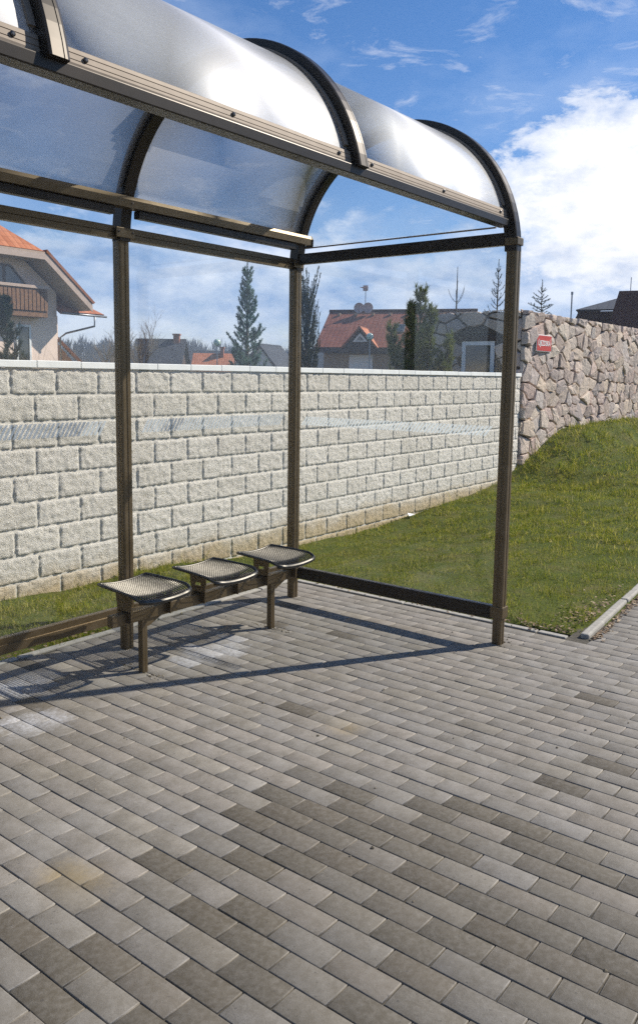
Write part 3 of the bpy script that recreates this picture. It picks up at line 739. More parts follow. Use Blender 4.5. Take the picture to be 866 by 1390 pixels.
for x in (PX_[0], PX_[3]):
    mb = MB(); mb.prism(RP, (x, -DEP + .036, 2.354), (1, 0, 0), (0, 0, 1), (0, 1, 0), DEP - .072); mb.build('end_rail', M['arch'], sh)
    mb = MB(); mb.prism([(-.022, 0), (-.022, .082), (.022, .082), (.022, 0)], (x, -DEP + .043, .150), (1, 0, 0), (0, 0, 1), (0, 1, 0), DEP - .080); mb.build('end_bottom_rail', M['arch'], sh, bevel=.004)
    mb = MB(); mb.box(x - .004, x + .004, -DEP + .036, -.036, .234, 2.349); g = mb.build('end_pane', M['glass'], sh)
    mb = MB(); y = -1.535
    while y < -.12:
        mb.add([(x - .0052, y + .044, 1.252), (x - .0052, y + .060, 1.252), (x - .0052, y + .016, 1.312), (x - .0052, y, 1.312)], [(0, 1, 2, 3)]); y += .026
    mb.build('warning_band', M['frost'], g)
    # arched gable pane
    n = 28; pts = [(-DEP / 2 - .765 * math.cos(a), ZC + .765 * math.sin(a)) for a in [R_(13) + (PI - R_(26)) * k / n for k in range(n + 1)]]
    pts = [(-1.505, 2.461)] + [q for q in pts if q[0] > -1.502 and q[0] < -.09 or q[1] > 2.5] + [(-.088, 2.468)]
    mb = MB(); mb.prism(pts, (x - .005, 0, 0), (0, 1, 0), (0, 0, 1), (1, 0, 0), .010); mb.build('gable_pane', M['glass'], sh)
    mb = MB(); mb.box(x - .0058, x + .0058, -1.505, -.088, 2.453, 2.4605); mb.build('pane_edge', M['strip'], sh)

# ------------------------------------------------------------------ bench
be = empty('bench', (-1.17, -.376, 0)); tag(be, 'three seat bronze bench of wire mesh seats on one beam and two legs', 'bench')
def B(x, y): return (x + 1.17, y + .376)
mb = MB(); mb.prism([(-.022, .292), (.022, .292), (.022, .355), (-.022, .355)], (B(-1.90, 0)[0], 0, 0), (0, 1, 0), (0, 0, 1), (1, 0, 0), 1.47); mb.build('beam', M['bronze'], be, bevel=.004)
for lx in (-1.687, -.659):
    X0 = B(lx, 0)[0]; mb = MB(); mb.prism(prof_post(.0185, .001, .004), (X0, 0, -.04), (1, 0, 0), (0, 1, 0), (0, 0, 1), .331); l = mb.build('leg', M['bronze'], be)
    mb = MB(); mb.prism([(.0, .25), (.02, .25), (.11, .291), (0, .291)], (X0 + .0185, -.010, 0), (1, 0, 0), (0, 0, 1), (0, 1, 0), .020); mb.build('gusset', M['bronze'], l)
def seat_z(u, v):   # u along the bench, v -1 back .. 1 front
    z = .452 + .017 * u * u
    z += .010 * (1 - v) * .5
    if v > .6: z -= .018 * ((v - .6) / .4) ** 2
    return z
def seat_pt(u, v, dz=0):
    hw = .176 + .010 * v
    uu = u
    r = max(0, abs(u) - .72) / .28; k = max(0, abs(v) - .72) / .28
    sx = math.copysign(abs(u) - .07 * (k * k if v > 0 else .35 * k * k) * min(1, abs(u) * 1.2), u) if u else 0
    sy = v - math.copysign(.09 * r * r * (1 if v > 0 else .4), v) * min(1, abs(v) * 1.2)
    return Vector((sx * hw, -sy * .186, seat_z(u, v) + dz))
SEATS = [-1.672, -1.148, -.615]
def make_seat(xc):
    bm = bmesh.new(); N_ = 23; g = {}
    for i in range(N_ + 1):
        for j in range(N_ + 1): g[i, j] = bm.verts.new(seat_pt(-1 + 2 * i / N_, -1 + 2 * j / N_))
    for i in range(N_):
        for j in range(N_): bm.faces.new((g[i, j], g[i, j + 1], g[i + 1, j + 1], g[i + 1, j]))
    bmesh.ops.recalc_face_normals(bm, faces=bm.faces)
    bmesh.ops.wireframe(bm, faces=bm.faces[:], thickness=.0060, use_replace=True, use_boundary=True, use_even_offset=False)
    me = bpy.data.meshes.new('seat'); bm.to_mesh(me); bm.free()
    st = link('seat', me, M['seat'], be); st.location = (B(xc, 0)[0], 0, 0)
    pts = []; n = 14
    pts += [seat_pt(-1 + 2 * k / n, -1) for k in range(n)] + [seat_pt(1, -1 + 2 * k / n) for k in range(n)] + [seat_pt(1 - 2 * k / n, 1) for k in range(n)] + [seat_pt(-1, 1 - 2 * k / n) for k in range(n + 1)]
    mb = MB(); mb.tube(pts, .0085, 8); mb.build('rim', M['seat'], st, smooth=True)
    # rolled front lip
    mb = MB(); mb.tube([seat_pt(-1 + 2 * k / n, 1, -.006) for k in range(n + 1)], .0125, 10); mb.build('front_lip', M['seat'], st, smooth=True)
    for s_ in (-1, 1):
        x = s_ * .135
        pr = [(-.085, .345), (.085, .345), (.12, .455 if s_ else .45), (-.15, .452)]
        bm = MB(); zt = seat_z(s_ * .74, 0) - .007
        out = [(-.055, .300), (.055, .300), (.060, zt - .05), (.105, zt), (-.105, zt), (-.060, zt - .05)]
        # plate with an oblong hole: two halves round the slot
        hz0, hz1, hy = zt - .062, zt - .044, .022
        bm.prism([(-.055, .300), (.055, .300), (.058, hz0), (-.058, hz0)], (x - .002, 0, 0), (0, 1, 0), (0, 0, 1), (1, 0, 0), .005)
        bm.prism([(-.058, hz0), (-hy, hz0), (-hy, hz1), (-.066, hz1)], (x - .002, 0, 0), (0, 1, 0), (0, 0, 1), (1, 0, 0), .005)
        bm.prism([(hy, hz0), (.058, hz0), (.066, hz1), (hy, hz1)], (x - .002, 0, 0), (0, 1, 0), (0, 0, 1), (1, 0, 0), .005)
        bm.prism([(-.062, hz1), (.062, hz1), (.066, zt), (-.066, zt)], (x - .002, 0, 0), (0, 1, 0), (0, 0, 1), (1, 0, 0), .005)
        bm.box(x - .002, x + .022, -.055, .055, .3565, .361)
        bm.build('bracket', M['bronze'], st)
    return st
for xc in SEATS: make_seat(xc)

# ------------------------------------------------------------------ vegetation
class Needles:
    def __init__(s): s.V = []; s.n = 0
    def along(s, pts, n, ln, w, ang=(.5, 1.1), r0=0.0):
        pts = np.asarray([tuple(p) for p in pts]); seg = len(pts) - 1
        if seg < 1: return
        tt = rng.uniform(r0, 1, n) * seg; i = np.minimum(tt.astype(int), seg - 1); f = (tt - i)[:, None]
        p = pts[i] * (1 - f) + pts[i + 1] * f; d = pts[i + 1] - pts[i]; d /= np.linalg.norm(d, axis=1)[:, None] + 1e-9
        r = rng.normal(size=(n, 3)); r -= (r * d).sum(1)[:, None] * d; r /= np.linalg.norm(r, axis=1)[:, None] + 1e-9
        a = rng.uniform(*ang, n)[:, None]; nd = d * np.cos(a) + r * np.sin(a)
        L = ln * rng.uniform(.7, 1.25, n)[:, None]; sd = np.cross(nd, rng.normal(size=(n, 3))); sd /= np.linalg.norm(sd, axis=1)[:, None] + 1e-9
        s.V.append(np.stack([p - sd * w / 2, p + sd * w / 2, p + nd * L], 1)); s.n += n
    def build(s, name, m, parent):
        V = np.concatenate(s.V).reshape(-1, 3); return np_mesh(name, V, np.arange(len(V)).reshape(-1, 3), m, parent)
def curve(p, d, L, up, n=5):
    p = Vector(p); d = Vector(d).normalized(); out = [p.copy()]
    for k in range(n): d = (d + Vector((0, 0, up / n))).normalized(); p = p + d * (L / n); out.append(p.copy())
    return out
def spruce(label, base, H, Wd, mat_, seed, gap=.0, group=None, name='spruce_tree', twig=.5, needle=.022, nw=.004, nd=90, leader=.2, whorl=5, step=.17, cat='tree', up=.9, zmin=.04):
    rd = random.Random(seed); o = empty(name, base); tag(o, label, cat, group)
    ne = Needles(); tb = MB(); tb.tube([(0, 0, -.1), (0, 0, H * .5), (0, 0, H)], [max(.012, H * .014), max(.008, H * .009), .004], 7)
    z = H * zmin
    while z < H * (1 - leader * .5):
        f = 1 - z / H; L = Wd * (f ** .85) * rd.uniform(.75, 1.2) + .05
        a0 = rd.uniform(0, 6.28)
        for k in range(whorl):
            if rd.random() < gap: continue
            a = a0 + k * 2 * PI / whorl + rd.uniform(-.3, .3); l = L * rd.uniform(.7, 1.15)
            pts = curve((0, 0, z + rd.uniform(-.04, .04)), (math.cos(a), math.sin(a), rd.uniform(.0, .35) + (.35 if f < .3 else 0)), l, up * rd.uniform(.6, 1.2), 6)
            tb.tube(pts, [.0055, .005, .0045, .004, .0035, .003, .002], 4)
            ne.along(pts, int(nd * l / .3), needle, nw)
            m = int(l / .055 * twig)
            for q in range(m):
                u = rd.uniform(.2, .97); i = min(5, int(u * 6)); pp = pts[i].lerp(pts[i + 1], u * 6 - i); dd = (pts[i + 1] - pts[i]).normalized()
                sdv = dd.cross(Vector((0, 0, 1))) * rd.choice((-1, 1)); tl = l * .42 * (1.1 - u) + .04
                ne.along(curve(pp, dd * .8 + sdv + Vector((0, 0, rd.uniform(-.2, .3))), tl, .5, 3), int(nd * .8 * tl / .3) + 6, needle, nw)
        z += step * (.55 + .6 * f) * rd.uniform(.8, 1.2)
    ne.along([(0, 0, H * (1 - leader)), (0, 0, H)], int(nd * leader * H / .3), needle, nw)
    tb.build('trunk', M['bark'], o); ne.build('crown', mat_, o); return o
def ground_at(p, z0): return (p.x, p.y, z0)
GZ = -.36
def place(x, ytop, d, z0):
    p = at(x, ytop, d); return Vector((p.x, p.y, z0)), p.z - z0
b, H = place(336, 352, 13.5, GZ)
spruce('young blue spruce with upturned branches, behind the coping between the rear posts', b, H, .66, M['spruce'], 3, .08, nd=150, needle=.034, nw=.0085, twig=1.25, step=.165, up=1.1, leader=.12, whorl=6)
def juniper(label, base, H, Wd, seed):
    rd = random.Random(seed); o = empty('columnar_juniper', base); tag(o, label, 'tree'); ne = Needles(); tb = MB()
    tb.tube([(0, 0, -.1), (0, 0, H * .7)], [.04, .01], 7)
    for k in range(420):
        h0 = H * rd.uniform(0, .86); a = rd.uniform(0, 6.28); top = h0 / H
        rad = Wd * (1 - .45 * top ** 2) * math.sqrt(rd.random()); p = Vector((math.cos(a) * rad, math.sin(a) * rad, h0))
        l = rd.uniform(.3, .55) * min(1.0, (H - h0) / .5)
        pts = curve(p, (math.cos(a) * .28 + rd.uniform(-.1, .1), math.sin(a) * .28 + rd.uniform(-.1, .1), 1), l, .5, 5)
        ne.along(pts, 95, .036, .010, (.2, .8)); tb.tube([Vector((0, 0, max(0, h0 - .15))), p, pts[3]], [.006, .005, .002], 3)
    tb.build('trunk', M['bark'], o); ne.build('crown', M['juniper'], o); return o
b, H = place(418, 360, 13.2, GZ); juniper('tall narrow columnar juniper standing right of the rear corner post', b, H, .155, 5)
def pine(label, base, H, Wd, mat_, seed, shoots=90, needle=.075, nw=.008, nn=60, name='pine_tree', lead=((0, 0, 1),)):
    rd = random.Random(seed); o = empty(name, base); tag(o, label, 'tree'); ne = Needles(); tb = MB()
    for (lx, ly, lh) in lead:
        tb.tube([(0, 0, -.1), (lx * .5, ly * .5, H * lh * .5), (lx, ly, H * lh)], [.035, .022, .008], 7)
        for k in range(shoots):
            u = rd.uniform(.08, .97); z = H * lh * u; a = rd.uniform(0, 6.28); l = Wd * (1 - u) ** .7 * rd.uniform(.35, 1.1) + .05
            p = Vector((lx * u, ly * u, z)); pts = curve(p, (math.cos(a), math.sin(a), .25), l, 1.5, 5)
            tb.tube(pts, [.008, .007, .006, .005, .004, .003], 4); ne.along(pts, nn, needle, nw, (.3, .9), .35)
            for q in range(2):
                p2 = pts[rd.randint(2, 4)]; pp = curve(p2, (rd.uniform(-1, 1), rd.uniform(-1, 1), .8), rd.uniform(.07, .16), 1, 3); ne.along(pp, nn // 2, needle, nw, (.3, .9))
        ne.along([(lx, ly, H * lh - .22), (lx, ly, H * lh)], nn, needle, nw, (.2, .7))
    tb.build('trunk', M['bark'], o); ne.build('crown', mat_, o); return o
b, H = place(571, 390, 12.7, GZ); rr = Rv * .2
pine('bushy yellow green pine with candle shoots in front of the red roofed house', b, H, .46, M['pine'], 8, 85, .085, .010, 75, lead=((0, 0, 1.0), (-.28, .35, .82), (.31, -.39, .77), (.12, -.15, .90), (-.14, .1, .93)))
b, H = place(8, 405, 20, GZ); pine('dark pine in front of the pink house with the wooden balcony', b, H, 1.15, M['pine_dark'], 9, 120, .11, .014, 70)
def young(label, x, ytop, d, z0, Wd, seed, **kw):
    b, H = place(x, ytop, d, z0); return spruce(label, b, H, Wd, M['spruce_green'], seed, name='spruce_tree', **kw)
G_ = None
young('thin spruce leader with one whorl of upturned arms above the stone wall return', 621, 362, 16.2, 1.2, 1.15, 21, step=.62, whorl=5, nd=70, twig=.0, up=1.5, leader=.25, needle=.022, zmin=.52)
young('young spruce just left of the front corner post above the stone wall', 677, 352, 16, 2.45, .30, 22, step=.16, whorl=4, nd=90, twig=.25, up=1.4, needle=.028, nw=.006, leader=.3)
young('small spruce tip showing above the stone wall over the red sign', 736, 380, 15.2, 2.45, .30, 23, step=.13, whorl=5, nd=110, twig=.3, up=.5, needle=.030, nw=.007, leader=.35, zmin=.1)
def twigtree(tb, p, d, L, r, depth, rd, tri=None):
    pts = curve(p, d, L, .25, 3); tb.tube(pts, [r, r * .85, r * .7, r * .55], 4 if depth > 1 else 3, cap=False)
    if depth == 0: return
    for k in range(rd.randint(3, 4)):
        u = rd.uniform(.35, 1); q = pts[min(3, int(u * 3) + 0)].lerp(pts[min(3, int(u * 3) + 1)], .5)
        dd = (pts[-1] - pts[0]).normalized() + Vector((rd.uniform(-.8, .8), rd.uniform(-.8, .8), rd.uniform(-.1, .5)))
        twigtree(tb, q, dd, L * rd.uniform(.5, .75), r * .52, depth - 1, rd)
def bare_tree(label, base, H, seed, depth=4, name='bare_tree'):
    rd = random.Random(seed); o = empty(name, base); tag(o, label, 'tree'); tk = MB(); tk.tube([(0, 0, -.3), (0.02, 0, H * .35)], [H * .022, H * .015], 8); tk.build('trunk', M['bark'], o)
    tb = MB()
    for k in range(4): twigtree(tb, Vector((0, 0, H * (.22 + .04 * k))), Vector((rd.uniform(-.5, .5), rd.uniform(-.5, .5), 1)), H * .36, H * .010, depth, rd)
    tb.build('crown', M['twig'], o); return o
b, H = place(190, 432, 42, GZ); bare_tree('leafless broad crowned tree right of the left rear post', b, H, 31)
b, H = place(149, 432, 44, GZ); bare_tree('slim leafless tree just left of the left rear post', b, H * .95, 32)
# bare garden shrubs along the pink house
for i, (x, yt, d) in enumerate(((52, 468, 16), (84, 462, 17), (108, 470, 16.5))):
    b, H = place(x, yt, d, GZ); o = empty('bare_shrub', b)
    tag(o, ['bare twiggy shrub under the balcony of the pink house', 'bare twiggy shrub before the right corner of the pink house', 'bare twiggy shrub before the brown roofed outbuilding'][i], 'shrub', 'bare shrubs behind the wall')
    rd = random.Random(40 + i); tb = MB()
    for k in range(16): twigtree(tb, Vector((rd.uniform(-.2, .2), rd.uniform(-.2, .2), 0)), Vector((rd.uniform(-.3, .3), rd.uniform(-.3, .3), 1)), H * .55, .006, 2, rd)
    tb.build('branches', M['twig'], o)
# far wood: one grey mass of bare trunks and twigs
V = []
rd = random.Random(77)
for k in range(430):
    a = R_(rd.uniform(8, 92)); D = rd.uniform(150, 230); hx, hy = CAM.x + math.cos(a) * D, CAM.y + math.sin(a) * D
    H = rd.uniform(6.6, 9.4) * D / 165 * (.86 + .35 * noise.noise(Vector((a * 9, 0, 0)))); W_ = H * rd.uniform(.26, .42)
    tx, ty = -math.sin(a), math.cos(a)
    for q in range(150):
        u = rd.random() ** .8; z0 = H * (.05 + .78 * u); w0 = W_ * math.sin(PI * min(1, .2 + u * .75)) * rd.uniform(-1, 1)
        dep = rd.uniform(-W_, W_); px, py = hx + tx * w0 + math.cos(a) * dep, hy + ty * w0 + math.sin(a) * dep
        ln = H * rd.uniform(.10, .26); lean = w0 / W_ * .55 + rd.uniform(-.35, .35); wd = rd.uniform(.07, .17)
        V += [(px - tx * wd, py - ty * wd, z0), (px + tx * wd, py + ty * wd, z0), (px + tx * lean * ln, py + ty * lean * ln, z0 + ln)]
    V += [(hx - tx * .16, hy - ty * .16, GZ), (hx + tx * .16, hy + ty * .16, GZ), (hx, hy, H * .7)]
V = np.array(V); tag(np_mesh('far_wood', V, np.arange(len(V)).reshape(-1, 3), M['far_twig']), 'distant grey leafless wood along the horizon', 'wood', kind='stuff')

# ------------------------------------------------------------------ houses
def roof_panel(mb, uvs, quad, th=.14):
    """slab roof plane; uv in metres along eave / up slope"""
    q = [Vector(p) for p in quad]; n = (q[1] - q[0]).cross(q[-1] - q[0]).normalized(); e = (q[1] - q[0]).normalized(); s_ = n.cross(e)
    if n.z < 0: n = -n
    k = len(q); n0 = len(mb.v); mb.add([tuple(p) for p in q] + [tuple(p - n * th) for p in q], [tuple(range(k)), tuple(range(k, 2 * k))[::-1]] + [(i, k + i, k + (i + 1) % k, (i + 1) % k) for i in range(k)])
    for p in q + q: uvs.append(((p - q[0]).dot(e), (p - q[0]).dot(s_)))
def roof_obj(name, panels, m, parent, th=.14):
    mb = MB(); uvs = []
    for q in panels: roof_panel(mb, uvs, q, th)
    me = mb.mesh(name); bm = bmesh.new(); bm.from_mesh(me); bmesh.ops.recalc_face_normals(bm, faces=bm.faces); ul = bm.loops.layers.uv.new('UVMap')
    for f in bm.faces:
        for l in f.loops: l[ul].uv = uvs[l.vert.index]
    bm.to_mesh(me); bm.free(); return link(name, me, m, parent)
def window(parent, x0, x1, y, z0, z1, axis='x', mull=1, fm='frame_brown', name='window'):
    """frame + pane on a facade facing -Y (axis x) or facing -X (axis y); local coords"""
    mb = MB(); w = .07
    def bx(a0, a1, zz0, zz1, d0, d1):
        if axis == 'x': mb.box(a0, a1, y - d1, y - d0, zz0, zz1)
        else: mb.box(y - d1, y - d0, a0, a1, zz0, zz1)
    bx(x0, x0 + w, z0, z1, .0, .05); bx(x1 - w, x1, z0, z1, .0, .05); bx(x0 + w, x1 - w, z0, z0 + w, .0, .05); bx(x0 + w, x1 - w, z1 - w, z1, .0, .05)
    for k in range(mull): c_ = x0 + (x1 - x0) * (k + 1) / (mull + 1); bx(c_ - .04, c_ + .04, z0 + w, z1 - w, .0, .045)
    f = mb.build(name, M[fm], parent); mb = MB(); bx(x0 + w, x1 - w, z0 + w, z1 - w, .004, .02); mb.build('pane', M['pane'], f); return f

# pink house on the left: half-hipped gable facing the stop
hx, hy = 12.48, 22.0
ho = empty('house', (8.66, 22, GZ)); ho.scale = (1.045,) * 3; tag(ho, 'pink rendered house with orange tiled half-hipped roof and a wooden balcony', 'house')
def L(x, y, z): return (x - 8.3, y - 22, z - GZ)
mb = MB(); pf = [(-4.18, 0), (4.18, 0), (4.18, 4.55), (3.0, 5.50), (-3.0, 5.50), (-4.18, 4.55)]
mb.prism(pf, (0, 0, 0), (1, 0, 0), (0, 0, 1), (0, 1, 0), 10); mb.build('wall', M['render'], ho)
mb = MB(); mb.box(4.184, 4.82, .9, 9, 0, 3.85); mb.build('side_wall', M['render'], ho)
zc_ = 5.37 - GZ; sl = .853; yf = -.85
RZ = zc_ + 3.2 * sl
pr = (5.0, zc_ + (3.2 - 5.0) * sl)
right = [(pr[0], yf, pr[1]), (pr[0], 11, pr[1]), (0, 11, RZ), (0, 2.6, RZ), (3.2, yf, zc_)]
left = [(-pr[0], 11, pr[1]), (-pr[0], yf, pr[1]), (-3.2, yf, zc_), (0, 2.6, RZ), (0, 11, RZ)]
hip = [(-3.2, yf, zc_), (3.2, yf, zc_), (0, 2.6, RZ)]
rf = roof_obj('roof', [right, left, hip], M['tile_orange'], ho, .16)
# low eave running out over the recessed side wall
e0 = pr[1]
roof_obj('porch_roof', [[(4.184, -.25, 3.93), (5.95, -.25, 3.93), (5.0, 1.2, 4.75), (4.184, 1.2, 4.75)]], M['tile_orange'], ho, .1)
mb = MB()
for s_ in (-1, 1):
    n = Vector((sl, 0, 1)).normalized()
    mb.prism([(0, 0), (.0, -.24), (s_ * -1.80, -.24 + 1.80 * sl), (s_ * -1.80, 1.80 * sl)], (s_ * pr[0], yf - .035, pr[1] - .02), (1, 0, 0), (0, 0, 1), (0, 1, 0), .033)
mb.box(-3.2, 3.2, yf - .035, yf - .002, zc_ - .26, zc_ - .02)
mb.build('bargeboard', M['soffit'], ho)
mb = MB()
mb.prism([(3.2, zc_ - .19), (pr[0] - .05, pr[1] - .18), (pr[0] - .05, pr[1] - .22), (3.2, zc_ - .24), (-3.2, zc_ - .24), (-pr[0] + .05, pr[1] - .22), (-pr[0] + .05, pr[1] - .18), (-3.2, zc_ - .19)], (0, yf, 0), (1, 0, 0), (0, 0, 1), (0, 1, 0), .998); mb.build('soffit', M['soffit'], ho)
vt = MB(); vt.prism([(.02, .01), (-1.76, 1.51), (-1.72, 1.60), (.09, .06)], (pr[0], yf - .06, pr[1]), (1, 0, 0), (0, 0, 1), (0, 1, 0), .3); vt.build('verge_tiles', M['tile_orange'], ho)
mb = MB(); mb.tube([(4.2, -.31, 3.87), (6.0, -.31, 3.85)], .04, 10); mb.build('gutter', M['zinc'], ho, smooth=True)
mb = MB(); mb.tube([(5.5, -.31, 3.83), (5.5, -.29, 3.5), (4.95, .6, 3.25), (4.87, .84, 3.1), (4.87, .84, 0)], .035, 8); mb.build('downpipe', M['zinc'], ho, smooth=True)
mb = MB(); mb.tube([(4.26, .84, 0), (4.26, .84, 3.6)], .045, 8); mb.build('downpipe', M['zinc'], ho, smooth=True)
ba = MB(); ba.box(-3.6, 3.5, -.5, -.002, 3.66, 3.86); bal = ba.build('balcony', M['wood'], ho, bevel=.01)
mb = MB(); k = -3.58
while k < 3.48: mb.box(k, k + .115, -.535, -.504, 3.86, 4.56); k += .145
mb.box(3.47, 3.50, -.48, -.02, 3.86, 4.56); mb.build('balusters', M['wood'], bal)
mb = MB(); mb.box(-3.65, 3.56, -.57, -.45, 4.565, 4.66); mb.box(3.46, 3.56, -.448, -.004, 4.565, 4.66); mb.build('handrail', M['soffit'], bal, bevel=.008)
fw = MB(); pp = [(-.05, 3.9), (3.12, 3.9), (3.12, 4.75), (2.55, 5.3), (-.05, 5.3)]
fw.prism([(.2, 3.88), (3.05, 3.88), (3.05, 4.72), (2.5, 5.30), (.2, 5.30)], (0, -.05, 0), (1, 0, 0), (0, 0, 1), (0, 1, 0), .049); w_o = fw.build('window', M['frame_brown'], ho)
mb = MB(); mb.prism([(.3, 3.96), (2.18, 3.96), (2.18, 5.22), (.3, 5.22)], (0, -.056, 0), (1, 0, 0), (0, 0, 1), (0, 1, 0), .003); mb.prism([(2.3, 3.96), (2.96, 3.96), (2.96, 4.68), (2.44, 5.22), (2.3, 5.22)], (0, -.056, 0), (1, 0, 0), (0, 0, 1), (0, 1, 0), .003); mb.build('pane', M['pane'], w_o)
window(ho, 2.62, 3.16, 0, 1.1, 3.42, 'x', 0, 'white', 'door')

# red roofed house in the middle distance
o3 = at(447.8, 420.6, 48); h2 = empty('house', (o3.x, o3.y, GZ), R_(-66.7)); h2.scale = (1.045,) * 3; tag(h2, 'ochre house with long red tiled roof, triangular dormer and two satellite dishes', 'house')
rz, ez, fy = 5.08 - GZ, 3.02 - GZ, -3.15
roof_obj('roof', [[(0, fy, ez), (8.1, fy, ez), (8.1, 0, rz), (0, 0, rz)], [(8.1, 5, ez - 1), (0, 5, ez - 1), (0, 0, rz), (8.1, 0, rz)]], M['tile_red'], h2, .14)
mb = MB(); mb.prism([(fy + .62, 0), (3.9, 0), (3.9, 2.9), (0, rz - .22), (fy + .62, ez + .2)], (.35, 0, 0), (0, 1, 0), (0, 0, 1), (1, 0, 0), 7.4); mb.build('wall', M['render_ochre'], h2)
mb = MB(); mb.box(0, 8.1, fy - .03, fy + .0, ez - .26, ez - .02); mb.box(0, 8.1, fy + .003, fy + .6, ez - .26, ez - .2); mb.build('fascia', M['wood_dark'], h2)
mb = MB(); mb.tube([(-.02, 0, rz + .03), (8.12, 0, rz + .03)], .09, 8); mb.build('ridge_tiles', M['tile_brown'], h2)
for k in range(8):
    mb = MB(); mb.box(.55 + k * .95, .70 + k * .95, -.42, -.30, rz - .24, rz - .10); mb.build('roof_vent', M['render_ochre'], h2)
# dormer
dc, dw, dz1 = 2.45, .98, ez + 1.08; dyf = fy - .05
dm = roof_obj('dormer', [[(dc, dyf - .2, dz1), (dc - dw, dyf - .2, ez - .02), (dc - dw, fy + .3, ez - .02), (dc, fy + 1.8, dz1)], [(dc + dw, dyf - .2, ez - .02), (dc, dyf - .2, dz1), (dc, fy + 1.8, dz1), (dc + dw, fy + .3, ez - .02)]], M['tile_orange'], h2, .09)
mb = MB(); mb.prism([(dc - dw + .12, ez), (dc + dw - .12, ez), (dc, dz1 - .12)], (0, dyf, 0), (1, 0, 0), (0, 0, 1), (0, 1, 0), .1); mb.build('gable', M['wood_dark'], dm)
mb = MB(); mb.prism([(dc - .40, ez + .28), (dc + .40, ez + .28), (dc, dz1 - .36)], (0, dyf - .03, 0), (1, 0, 0), (0, 0, 1), (0, 1, 0), .027); w_ = mb.build('window', M['white'], dm)
mb = MB(); mb.prism([(dc - .22, ez + .34), (dc + .22, ez + .34), (dc, dz1 - .50)], (0, dyf - .034, 0), (1, 0, 0), (0, 0, 1), (0, 1, 0), .003); mb.build('pane', M['pane'], w_)
wy = fy + .62
mb = MB(); mb.box(1.75, 3.0, wy - .05, wy - .004, 0, ez - .38); mb.build('garage_door', M['white'], h2)
mb = MB(); mb.box(1.0, 5.2, wy - .22, wy - .055, ez - .30, ez - .262); mb.build('beam', M['wood_dark'], h2)
sk = MB(); sl2 = (rz - ez) / -fy
sk.prism([(4.0, 0), (4.5, 0), (4.5, .75), (4.0, .75)], (0, -1.9, ez + (1.25) * sl2 + .01), (1, 0, 0), (0, .835, .55), (0, -.55, .835), .06); k_ = sk.build('roof_window', M['zinc'], h2)
sk = MB(); sk.prism([(4.06, .06), (4.44, .06), (4.44, .69), (4.06, .69)], (0, -1.936, ez + 1.25 * sl2 + .064), (1, 0, 0), (0, .835, .55), (0, -.55, .835), .006); sk.build('pane', M['pane'], k_)
for dxx in (1.72, 2.22):
    mb = MB(); pts = [(.02, 0), (.13, .012), (.22, .035), (.29, .07), (.285, .075), (.21, .045), (.12, .022), (.015, .01)]
    mb.lathe(pts, (dxx, -.22, rz + .18), 18, 'Y'); di = mb.build('satellite_dish', M['dish'], h2)
    mb = MB(); mb.tube([(dxx, -.2, rz + .18), (dxx, -.05, rz + .1), (dxx, -.05, rz - .1)], .02, 6); mb.tube([(dxx, -.25, rz - .06), (dxx, -.55, rz + .12)], .01, 5); mb.build('mount', M['steel'], di)
mb = MB(); mb.tube([(2.0, .05, rz - .1), (2.0, .05, rz + 1.3)], .022, 6); an = mb.build('antenna_mast', M['steel'], h2)
mb = MB(); mb.box(1.86, 2.14, .0, .03, rz + 1.12, rz + 1.42)
for k in range(5): mb.tube([(1.80, -.12 - .1 * k, rz + 1.27), (2.20, -.12 - .1 * k, rz + 1.27)], .008, 4)
mb.tube([(2.0, .02, rz + 1.27), (2.0, -.6, rz + 1.27)], .012, 5); mb.build('antenna', M['dish'], an)

# roofs above the stone wall on the right
o3 = at(840, 395, 30); h3 = empty('house', (o3.x, o3.y, GZ), R_(-76)); tag(h3, 'house with steep dark brown tiled roof at the right edge above the stone wall', 'house')
z1 = o3.z - GZ; z0 = 3.0 - GZ
roof_obj('roof', [[(-.38, -.75, z0), (9, -.75, z0), (9, 0, z1), (0, 0, z1)], [(0, 0, z1), (9, 0, z1), (9, 3.2, z1 + .25), (0, 3.2, z1 + .25)], [(-.38, 4.2, z0), (-.38, -.75, z0), (0, 0, z1), (0, 3.2, z1 + .25)]], M['tile_brown'], h3, .1)
mb = MB(); mb.box(-.1, 9, -.4, 3.8, 0, z0 + .3); mb.build('wall', M['render_white'], h3)
o3 = at(787, 421, 34); h4 = empty('house', (o3.x, o3.y, GZ), R_(-72)); tag(h4, 'house with low slate blue roof behind the stone wall, left of the brown roof', 'house')
z0 = o3.z - GZ
roof_obj('roof', [[(-.15, -.3, z0), (3.4, -.3, z0), (3.4, 2.6, z0 + .75), (1.6, 2.6, z0 + .75)], [(-.15, 5.5, z0), (-.15, -.3, z0), (1.6, 2.6, z0 + .75)]], M['tile_dark'], h4, .06)
mb = MB(); mb.prism([(-.40, z0 - .9), (3.3, z0 - .9), (3.3, z0 - .07), (-.05, z0 - .07)], (0, -.2, 0), (1, 0, 0), (0, 0, 1), (0, 1, 0), 5); mb.build('attic_wall', M['tile_brown'], h4)
mb = MB(); mb.box(0, 3.3, 0, 4.6, 0, z0 - .903); mb.build('wall', M['wood_dark'], h4)
mb = MB(); mb.tube([(1.9, 2.4, z0 + .6), (1.9, 2.4, z0 + 1.55)], .018, 5); mb.build('antenna_mast', M['steel'], h4)

